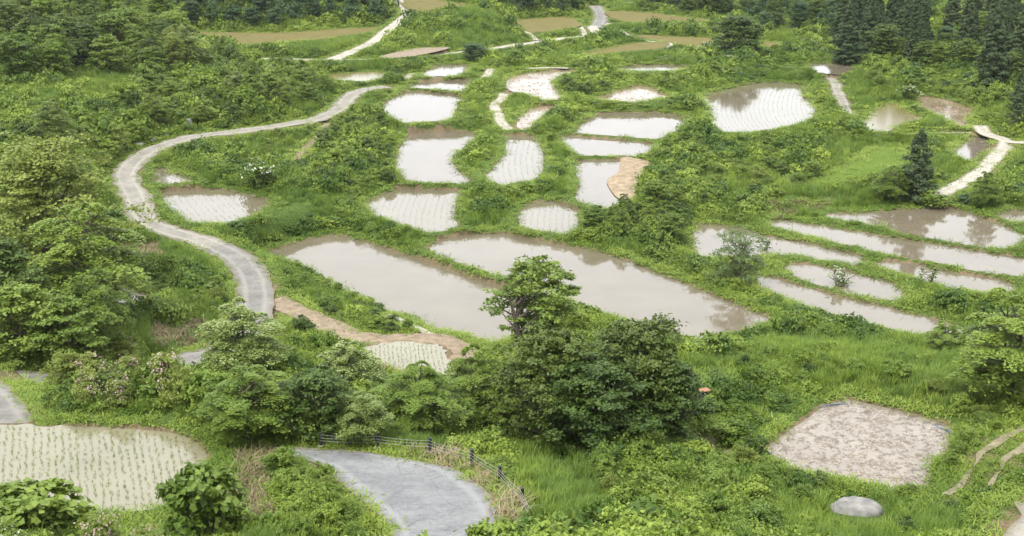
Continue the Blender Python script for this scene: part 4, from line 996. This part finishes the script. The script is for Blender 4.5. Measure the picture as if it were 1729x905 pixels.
ZONES = [
(['tree','tree','layered','tree_dark','tree_light','layered_light','tree_olive','great','layered_dark'],[(0,25),(100,5),(230,20),(300,60),(330,110),(280,132),(60,140),(0,150)],72,(4,6.6),(.8,1.15),'leafy green tree in the wood on the upper left hill','trees of the upper left hill',.75,.2),
(['bush','bush_light','tree','bush_dark','layered'],[(300,110),(420,95),(480,120),(560,150),(565,168),(470,195),(330,214),(250,215),(200,175)],70,(2.2,4.2),(.95,1.3),'leafy shrub in the thicket along the uphill side of the gravel road','shrubs above the gravel road'),
(['bush','bush_light','bush_dark','olive'],[(0,200),(200,190),(250,230),(190,262),(185,290),(0,250)],26,(1.6,2.8),(.9,1.3),'rounded shrub on the left slope between the gravel road and the reed patch','shrubs on the left slope'),
(['tree_blue','tree_dark','bush_blue'],[(205,-6),(690,-6),(672,22),(600,38),(430,47),(330,46)],56,(3.5,5.5),(.75,1.05),'blue green tree in the far wood above the long stubble field','trees of the far left wood'),
(['tree_blue','tree_blue','tree_dark'],[(775,-8),(1000,-8),(998,22),(960,26),(872,26),(800,8)],30,(4.5,6.5),(.6,.85),'dark tree in the far wood above the middle stubble field','trees of the far middle wood'),
(['tree_blue','tree_dark'],[(1085,-6),(1240,2),(1232,28),(1150,22),(1090,12)],24,(3.5,5.5),(.7,1),'dark tree behind the far stubble field right of the forest road','trees behind the far field'),
(['tree_blue','tree_dark','bush_blue'],[(1240,-4),(1420,-4),(1410,72),(1330,62),(1290,60),(1240,26)],34,(3.5,6),(.7,1),'dark tree in the wood left of the cedar stand','trees left of the cedars'),
(['bush','bush_blue','bush_dark','white'],[(1180,84),(1330,88),(1345,105),(1320,134),(1250,138),(1170,122)],28,(1.6,2.8),(.9,1.3),'shrub in the thicket above the large furrowed paddy','shrubs above the furrowed paddy'),
(['cedar'],[(1410,35),(1760,30),(1760,135),(1640,128),(1560,112),(1470,104),(1410,80)],56,(5.5,10.8),(.36,.58),'tall dark cedar in the stand at the upper right','cedars of the stand',.58,.1),
(['tree_dark','tree','tree_light','tree_blue'],[(1440,70),(1729,60),(1740,150),(1640,135),(1560,118),(1450,104)],16,(2.8,4.8),(.8,1.1),'rounded broadleaf tree among the cedars at the upper right','broadleaf trees among the cedars',.7),
(['cedar','tree_dark'],[(1695,190),(1765,170),(1770,236),(1712,228)],6,(5.5,7.5),(.5,.7),'dark evergreen at the right edge beside the valley lane','evergreens by the valley lane'),
(['bush','bush_blue','bush_light','tree'],[(1470,112),(1560,122),(1690,150),(1690,185),(1640,176),(1560,158),(1470,150)],34,(1.5,3),(.9,1.3),'shrub on the weedy slope at the foot of the cedars','shrubs below the cedars'),
(['bush','bush_light','bush_dark'],[(570,185),(640,205),(675,270),(665,305),(615,322),(560,330),(500,312),(520,250)],62,(1.3,2.5),(1,1.35),'low rounded shrub on the bank left of the middle paddies','shrubs left of the middle paddies'),
(['bush','olive','bush_light'],[(330,240),(480,228),(495,280),(470,312),(400,285)],24,(.9,1.6),(1,1.4),'low shrub in the hollow between the gravel road and the small furrowed paddies','shrubs in the left hollow'),
(['bush','bush_light','bush_dark','olive','tree'],[(1125,255),(1190,237),(1280,240),(1400,243),(1375,305),(1320,335),(1200,352),(1130,340)],66,(1.1,2.1),(1,1.4),'shrub on the wide bushy slope below the large furrowed paddy','shrubs of the wide slope'),
(['tree','bush','layered','bush_dark'],[(990,375),(1070,352),(1160,345),(1162,410),(1085,416),(1000,402)],20,(1.8,3.0),(.9,1.2),'leafy tree in the clump below the sand heap','trees below the sand heap'),
(['bush','bush_dark'],[(945,122),(1000,118),(1048,140),(1040,160),(985,164),(955,150)],15,(1.4,2.3),(1,1.4),'dense dark shrub on the knoll between the far middle paddies','shrubs of the knoll'),
(['bush_light','olive','bush','fern'],[(1010,775),(1180,765),(1300,805),(1290,925),(1060,925),(1030,860)],40,(1.1,1.9),(1,1.4),'leafy shrub on the near slope below the big dark trees','shrubs of the near slope'),
(['bush','bush_dark','bush_light'],[(485,428),(560,472),(660,532),(705,560),(650,558),(560,530),(480,480)],34,(.7,1.2),(1.2,1.6),'low leafy shrub on the bank between the earth track and the brown paddy','shrubs above the earth track'),
(['pink','olive','bush','pink'],[(60,600),(200,585),(300,640),(325,690),(200,692),(90,672)],34,(1.5,2.5),(1,1.3),'tangled shrub with dull pink blossom above the oval planted paddy','shrubs above the oval paddy',.85,.2),
(['fern','fern','bush_light','olive'],[(470,745),(530,785),(580,838),(640,925),(490,925),(482,830)],34,(.9,1.5),(1,1.3),'bright yellow green shrub on the inner side of the near road bend','shrubs inside the road bend'),
(['bush','bush_light','bush_blue'],[(1400,330),(1490,312),(1560,342),(1640,348),(1750,335),(1750,300),(1640,325),(1560,300),(1500,300)],26,(.9,1.7),(1,1.4),'shrub in the belt above the long narrow paddies at right','shrubs above the right paddies'),
(['bush','bush_light'],[(1385,150),(1425,205),(1465,242),(1380,246),(1372,215)],16,(.8,1.4),(1,1.4),'small shrub on the slope beside the right hand gravel lane','shrubs by the gravel lane'),
(['bush_light','bush','olive'],[(1560,650),(1650,672),(1660,715),(1615,700)],10,(.9,1.5),(1,1.4),'small shrub under the tiered tree at the right edge','shrubs under the right tree'),
(['bush_light','fern'],[(1622,720),(1760,700),(1720,745),(1650,805),(1592,800)],16,(.7,1.2),(1,1.4),'leafy shrub between the mud paddy and the rutted track','shrubs by the rutted track'),
(['bush','bush_light','tree_light','layered_light','tree'],[(330,690),(480,690),(640,690),(800,700),(870,745),(700,735),(540,738),(420,738)],30,(1.5,2.8),(.9,1.2),'leafy shrub in the belt of trees behind the cable guardrail','shrubs behind the guardrail'),
(['bush','olive'],[(290,470),(390,470),(390,540),(290,530)],8,(.8,1.5),(1,1.3),'grey green shrub on the grassy bank left of the asphalt bend','shrubs by the asphalt bend'),
(['bush','bush_dark','tree'],[(0,560),(190,580),(210,610),(60,620),(0,625)],14,(1.3,2.3),(1,1.3),'dark shrub under the tiered trees at the left edge','shrubs under the left trees'),
(['bush_blue','bush','olive'],[(640,86),(700,55),(755,24),(840,22),(885,50),(885,66),(830,76),(760,74),(700,82)],16,(.8,1.3),(1.1,1.5),'low shrub on the rounded green mound above the far valley road','shrubs of the mound'),
(['bush_light','bush','fern','bush_dark'],[(1190,560),(1330,525),(1560,575),(1600,640),(1540,655),(1400,640),(1290,660),(1200,610)],34,(.6,1.3),(1.1,1.6),'weedy leafy shrub on the slope between the long paddies and the mud paddy','shrubs of the weedy slope'),
(['bush_light','bush_dark','bush'],[(1290,800),(1420,815),(1640,850),(1640,925),(1530,925),(1500,835),(1400,830),(1370,925),(1290,925)],14,(.6,1.1),(1.1,1.6),'low shrub in the long grass around the flat pale boulder','shrubs by the boulder'),
(['bush','bush_light'],[(860,250),(1130,130),(1180,170),(1160,190),(1040,180),(960,200),(940,240)],22,(.8,1.4),(1,1.4),'shrub on the banks between the pale middle paddies','shrubs between the middle paddies'),
]
for i, zn in enumerate(ZONES): scatter_things(*zn, seed=500 + i)

# ---- cable guardrail along the near road
gp = [(542,752,-25.1),(637,754,-25.02),(726.5,762,-24.9),(797,782,-24.7),(844,811,-24.35),(882,849,-23.85),(912,905,-23.2),(930,970,-22.6)]
G = np.array([at_level(*p) for p in gp]); G[:, 2] = np.maximum(G[:, 2], sample(GZ, G[:, 0], G[:, 1]))
rail = link(bpy.data.objects.new('guardrail', None)); rail.location = G[0]; rail.empty_display_size = .3
tag(rail, 'black post and cable guardrail along the outer edge of the near road bend', 'guardrail')
M_post = mat_simple('black_post_paint', (.010, .010, .011), (.022, .022, .024), 9, .5, .4, .1, .005)
M_cable = mat_simple('galvanised_cable', (.20, .20, .195), (.30, .30, .29), 30, .45, .5, .1, .002)
M_conc = mat_simple('footing_concrete', (.14, .13, .115), (.22, .205, .18), 6, .9, .2, .4, .01)
tan = np.gradient(G[:, :2], axis=0)
def box_bm(bm, c, s, rz=0.0, bevel=.012):
    r = bmesh.ops.create_cube(bm, size=1.0); vs = r['verts']
    ca, sa = math.cos(rz), math.sin(rz)
    for v in vs:
        x, y, z = v.co.x * s[0], v.co.y * s[1], v.co.z * s[2]
        v.co = (c[0] + x * ca - y * sa, c[1] + x * sa + y * ca, c[2] + z)
    if bevel: bmesh.ops.bevel(bm, geom=list({e for v in vs for e in v.link_edges}), offset=bevel, segments=1, affect='EDGES')
def bm_obj(name, bm, mat, parent=None, smooth=False):
    me = bpy.data.meshes.new(name); bm.to_mesh(me); bm.free(); me.materials.append(mat)
    if smooth: me.polygons.foreach_set('use_smooth', np.ones(len(me.polygons), bool))
    return link(bpy.data.objects.new(name, me), parent)
HP = .62
for g, t in zip(G, tan):
    l = g - G[0]; a = math.atan2(t[1], t[0])
    bm = bmesh.new(); box_bm(bm, l + [0, 0, HP / 2 - .1], (.13, .11, HP + .2), a, .018)
    po = bm_obj('post', bm, M_post, rail)
    bm = bmesh.new(); box_bm(bm, l + [0, 0, HP + .015], (.15, .13, .03), a, .008); bm_obj('post_cap', bm, M_post, po)
    bm = bmesh.new(); box_bm(bm, l + [0, 0, -.03], (.26, .24, .10), a, .02); bm_obj('footing', bm, M_conc, po)
for hz_ in (.26, .40, .54):
    pts = []
    for a, b_ in zip(G[:-1], G[1:]):
        for k in range(8):
            s = k / 8; q = a + (b_ - a) * s - G[0]; q[2] += hz_ - .05 * 4 * s * (1 - s); pts.append(q)
    q = G[-1] - G[0]; q[2] += hz_; pts.append(q); pts = np.array(pts)
    tn = np.gradient(pts[:, :2], axis=0); tn /= np.linalg.norm(tn, axis=1)[:, None]
    pts[:, 0] += tn[:, 1] * -.075 * -1; pts[:, 1] += -tn[:, 0] * -.075 * -1
    link(bpy.data.objects.new('cable', tubes('cable', [(pts, np.full(len(pts), .007))], M_cable, 5)), rail)

# ---- rocks
M_rock = mat_simple('grey_rock', (.11, .105, .095), (.22, .21, .19), 2.2, .9, .2, .8, .08)
def rock(u, v, lx, ly, h, label, seed, rz=0.0, level=None, group=None):
    p = on_ground(u, v) if level is None else at_level(u, v, level); bm = bmesh.new(); bmesh.ops.create_icosphere(bm, subdivisions=4, radius=1)
    X = np.array([v_.co[:] for v_ in bm.verts]); k = 1 + .22 * fbm(X[:, 0] * 1.4 + X[:, 2] * .8 + seed, X[:, 1] * 1.4 - X[:, 2] * .6, seed) + .08 * fbm(X[:, 0] * 5 + X[:, 2] * 3, X[:, 1] * 5 + X[:, 2] * 2, seed + 3)
    for v_, kk in zip(bm.verts, k):
        z_ = v_.co.z * kk; z_ = min(z_, .62 + .1 * z_)
        v_.co = (v_.co.x * kk * lx, v_.co.y * kk * ly, z_ * h)
    o = bm_obj('rock', bm, M_rock, None, True); o.location = p + np.array([0, 0, h * .2]); o.rotation_euler = (0, 0, rz)
    return tag(o, label, 'rock', group)
rock(1447, 866, 1.08, .72, .50, 'large flat pale grey boulder in the grass below the mud paddy', 3, -.15)
rock(236, 246, .45, .3, .35, 'pale rock at the uphill edge of the gravel road bend, first of the row', 5)
rock(255, 238, .6, .35, .4, 'long pale rock beside the gravel road, between two smaller ones', 7)
rock(280, 229, .4, .3, .3, 'small pale rock farthest up the row beside the gravel road', 9)
rock(318, 212, .45, .35, .9, 'upright whitish stone standing in the thicket above the gravel road', 11)
rock(1262, 657, .5, .3, .3, 'pale low stone on the weedy slope above the tall grass', 13)
rock(1196, 690, .25, .2, .2, 'small pale stone beside the orange topped box', 15)

# ---- heap of sand pushed into the paddy
sp = catmull(np.array([at_level(uu, vv, -33.55) for uu, vv in SANDZ]), 4, True); ctr = sp.mean(0)
rings = [0, .12, .25, .4, .55, .7, .85, 1.0]; Vs = [np.append(ctr[:2], 0)]
for r in rings[1:]: Vs += [np.array([*(ctr[:2] + (p[:2] - ctr[:2]) * r), 0]) for p in sp]
Vs = np.array(Vs); rr = np.concatenate([[0], np.repeat(rings[1:], len(sp))])
Vs[:, 2] = ctr[2] + .04 + .55 * (1 - rr ** 2.2) + .28 * fbm(Vs[:, 0] / 2.2, Vs[:, 1] / 2.2, 5) * (1 - rr ** 3) + .16 * fbm(Vs[:, 0] * 1.3, Vs[:, 1] * 1.3, 8) * (rr < .99)
m_ = len(sp); bm = bmesh.new(); bv = [bm.verts.new(p) for p in Vs]
for j in range(m_): bm.faces.new((bv[0], bv[1 + j], bv[1 + (j + 1) % m_]))
for r in range(len(rings) - 2):
    for j in range(m_):
        a = 1 + r * m_; bm.faces.new((bv[a + j], bv[a + m_ + j], bv[a + m_ + (j + 1) % m_], bv[a + (j + 1) % m_]))
bmesh.ops.recalc_face_normals(bm, faces=bm.faces[:])
M_sand = mat_simple('tan_sand', (.14, .105, .065), (.31, .245, .165), 1.6, .95, .1, .9, .15)
tag(bm_obj('sand_heap', bm, M_sand, None, True), 'heap of bare tan sand spilling into the side of a white paddy', 'sand heap')

# ---- blue hose round the mud paddy, orange topped box by the big trees
M_hose = mat_simple('blue_hose', (.05, .09, .13), (.09, .15, .19), 12, .5, .4, .1, .005)
for pts, lab in (([(1386,681),(1400,676),(1428,672),(1457,676)], 'blue hose lying along the far edge of the mud paddy'), ([(1575,706),(1590,712),(1602,718),(1608,730)], 'blue hose at the right corner of the mud paddy')):
    L = catmull(np.array([at_level(a, b_, -27.15) for a, b_ in pts]), 6, False); L[:, 2] = sample(GZ, L[:, 0], L[:, 1]) + .16
    tag(link(bpy.data.objects.new('hose', tubes('hose', [(L, np.full(len(L), .035))], M_hose, 6))), lab, 'hose')
p = on_ground(1188, 676); bx = link(bpy.data.objects.new('field_box', None)); bx.location = p; bx.rotation_euler = (0, 0, .4)
tag(bx, 'small dark box with an orange lid in the grass beside the big dark trees', 'box')
bm = bmesh.new(); box_bm(bm, (0, 0, .28), (.55, .42, .62), 0, .03); bm_obj('box_body', bm, mat_simple('dark_box_paint', (.03, .035, .04), (.06, .065, .07), 8, .6, .3, .2, .01), bx)
bm = bmesh.new(); box_bm(bm, (0, 0, .625), (.66, .52, .06), 0, .02); bm_obj('lid', bm, mat_simple('orange_lid', (.20, .085, .04), (.28, .135, .07), 8, .6, .3, .2, .01), bx)

# ---- rice seedlings in rows
seed_k = [build_blades(440 + i, 13, 1.0, .26, .07, G_GRASS, .6) for i in range(3)]
PS, SS, RS, IS, TS = [], [], [], [], []
for k, ang, row, step, h, wd in (('F1', -.33, .30, .22, .18, .10), ('F2', -.16, .30, .26, .16, .10), ('M15', .17, .62, .45, .11, .09), ('M1', -.02, .60, .42, .10, .09), ('M4', .03, .60, .42, .10, .09), ('M3', -.02, .66, .45, .10, .12), ('L2', -.45, .60, .42, .11, .09), ('L1', -.45, .60, .42, .11, .09)):
    w = pad_w[k]; c0 = w.mean(0); R = np.abs(w[:, :2] - c0[:2]).max() * 1.5
    a, b_ = np.meshgrid(np.arange(-R, R, row), np.arange(-R, R, step)); a = a.ravel(); b_ = b_.ravel()
    a = a + (.0 if k == 'F1' else .2) * np.sin(b_ * .16) + (.0 if k == 'F1' else .005) * b_ ** 2 + rng.normal(size=len(a)) * .035; b_ = b_ + rng.normal(size=len(a)) * .09
    X = c0[0] + a * math.cos(ang) + b_ * math.sin(ang); Y = c0[1] - a * math.sin(ang) + b_ * math.cos(ang)
    inn = (poly_sd(X, Y, w) < -.35) & (rng.random(len(X)) < .90 - .45 * (fbm(X / 3, Y / 3, 51) > .25))
    X, Y = X[inn], Y[inn]; nn = len(X)
    PS.append(np.column_stack([X, Y, np.full(nn, c0[2] - .015)])); sc = rng.uniform(.7, 1.2, nn)
    SS.append(np.column_stack([wd * sc, wd * sc, h * sc])); RS.append(np.column_stack([np.zeros(nn), np.zeros(nn), rng.uniform(0, 6.28, nn)])); IS.append(rng.integers(0, 3, nn)); TS.append(rng.normal(size=nn) * .1 - .1)
scatter_object('rice_seedlings', np.concatenate(PS), np.concatenate(SS), np.concatenate(RS), np.concatenate(IS), np.concatenate(TS), seed_k)

# ---- clods of turned mud breaking the water
def clod(seed):
    rg = np.random.default_rng(seed); bm = bmesh.new(); bmesh.ops.create_icosphere(bm, subdivisions=2, radius=1)
    X = np.array([v_.co[:] for v_ in bm.verts]); k = 1 + .45 * fbm(X[:, 0] * 1.6 + seed, X[:, 1] * 1.6 + X[:, 2], seed)
    for v_, kk in zip(bm.verts, k): v_.co = (v_.co.x * kk, v_.co.y * kk * .55, v_.co.z * kk * .5)
    me = bpy.data.meshes.new('clod'); bm.to_mesh(me); bm.free(); me.materials.append(M_clod); return me
M_clod = mat_simple('turned_mud', (.10, .078, .055), (.23, .185, .135), 8, .55, .4, .6, .02)
PS, SS, RS = [], [], []
for k, cnt, smin, smax, thr in (('F3', 6500, .03, .085, .18), ('M11', 1500, .06, .16, .12), ('M12', 600, .06, .14, .12), ('M13', 600, .06, .15, .15), ('M18', 500, .06, .15, .15)):
    w = pad_w[k]; X = rng.uniform(w[:, 0].min(), w[:, 0].max(), cnt); Y = rng.uniform(w[:, 1].min(), w[:, 1].max(), cnt)
    f = fbm(X / 1.1, Y / .55, 91, 4); mk = (poly_sd(X, Y, w) < -.1) & (f > thr - .25 * fbm(X / 4, Y / 4, 93)); X, Y = X[mk], Y[mk]; nn = len(X)
    sc = rng.uniform(smin, smax, nn) * rng.uniform(.6, 1.3, nn)
    PS.append(np.column_stack([X, Y, np.full(nn, w[0, 2] - .01)])); SS.append(np.column_stack([sc, sc, sc * .9])); RS.append(np.column_stack([np.zeros(nn), np.zeros(nn), rng.normal(.3, .5, nn)]))
PS = np.concatenate(PS); scatter_object('mud_clods', PS, np.concatenate(SS), np.concatenate(RS), rng.integers(0, 3, len(PS)), np.zeros(len(PS)), [clod(3), clod(4), clod(6)])
# ------------------------------------------------------------------ light, sky, air, camera
ground.data.attributes['bare'].data.foreach_set('value', np.clip(BARE, 0, 1).ravel().astype(np.float32))
HAZE = .00006
SUN_EL, SUN_AZ = math.radians(58), math.radians(215)      # azimuth clockwise from the valley axis (+Y)
w = NT('World', True); scene.world = w.m
sky = w.n('ShaderNodeTexSky', sky_type='NISHITA', sun_disc=False, sun_elevation=SUN_EL, sun_rotation=SUN_AZ, air_density=1.0, dust_density=2.0)
co = w.n('ShaderNodeTexCoord').outputs['Generated']
cl = w.noise(2.2, 6, .55, w.mapping(co, (1, 1, 2.5)))
cloud = w.ramp(cl, [(.25, (5.8, 6.0, 6.3)), (.75, (8.0, 8.2, 8.4))])
grad = w.n('ShaderNodeSeparateXYZ'); w.link(w.n('ShaderNodeNewGeometry').outputs['Incoming'], grad.inputs[0])
el = w.math('MULTIPLY_ADD', w.math('ABSOLUTE', grad.outputs[2]), .45, .80)       # an overcast sky is brighter overhead
skyc0 = w.mix(.90, sky.outputs[0], cloud)
vm = w.n('ShaderNodeVectorMath', operation='SCALE'); w.link(skyc0, vm.inputs[0]); w.link(el, vm.inputs['Scale']); skyc = vm.outputs[0]
bg = w.n('ShaderNodeBackground', ins={'Strength': .12}); w.link(skyc, bg.inputs[0])
w.link(bg.outputs[0], w.n('ShaderNodeOutputWorld').inputs[0])
sl = bpy.data.lights.new('sun', 'SUN'); sl.energy = 1.5; sl.angle = math.radians(10); sl.color = (1, .975, .93)
so = link(bpy.data.objects.new('sun', sl))
dirv = Vector((math.sin(SUN_AZ) * math.cos(SUN_EL), math.cos(SUN_AZ) * math.cos(SUN_EL), math.sin(SUN_EL)))
so.rotation_euler = dirv.to_track_quat('Z', 'Y').to_euler(); so.location = (0, 0, 200)

# thin summer haze over the whole valley
zs = (float(GZ.min()) - 2.0, max(float(GZ.max()) + 16.0, CAMZ + 6.0))
hx0, hx1, hy0, hy1 = -760.0, 760.0, -40.0, 740.0
HV = np.array([(x, y, z) for z in zs for y in (hy0, hy1) for x in (hx0, hx1)])
hm = mesh_np('haze', HV, np.array([[0, 2, 3, 1], [4, 5, 7, 6], [0, 1, 5, 4], [2, 6, 7, 3], [0, 4, 6, 2], [1, 3, 7, 5]]))
ht = NT('haze_air'); hv = ht.n('ShaderNodeVolumePrincipled', ins={'Color': (.93, .97, 1.0, 1), 'Density': HAZE, 'Anisotropy': .2})
ht.link(hv.outputs[0], ht.n('ShaderNodeOutputMaterial').inputs['Volume']); hm.materials.append(ht.m)
tag(link(bpy.data.objects.new('haze', hm)), kind='stuff')

cam = bpy.data.cameras.new('camera'); cam.sensor_width = 36; cam.lens = F / 1729 * 36; cam.clip_start = .5; cam.clip_end = 3000
co_ = link(bpy.data.objects.new('camera', cam)); co_.location = (0, 0, CAMZ); co_.rotation_euler = (math.pi / 2 - PITCH, 0, 0)
scene.camera = co_
vs_ = scene.view_settings; vs_.view_transform = 'Standard'; vs_.look = 'None'; vs_.gamma = 1; vs_.exposure = 1.55
scene.display_settings.display_device = 'sRGB'
c = scene.cycles
c.max_bounces = 6; c.diffuse_bounces = 1; c.glossy_bounces = 2; c.transmission_bounces = 3; c.transparent_max_bounces = 4; c.volume_bounces = 1
c.use_denoising = True; c.caustics_reflective = False; c.caustics_refractive = False
c.use_adaptive_sampling = True; c.adaptive_threshold = .008; c.sample_clamp_indirect = 4
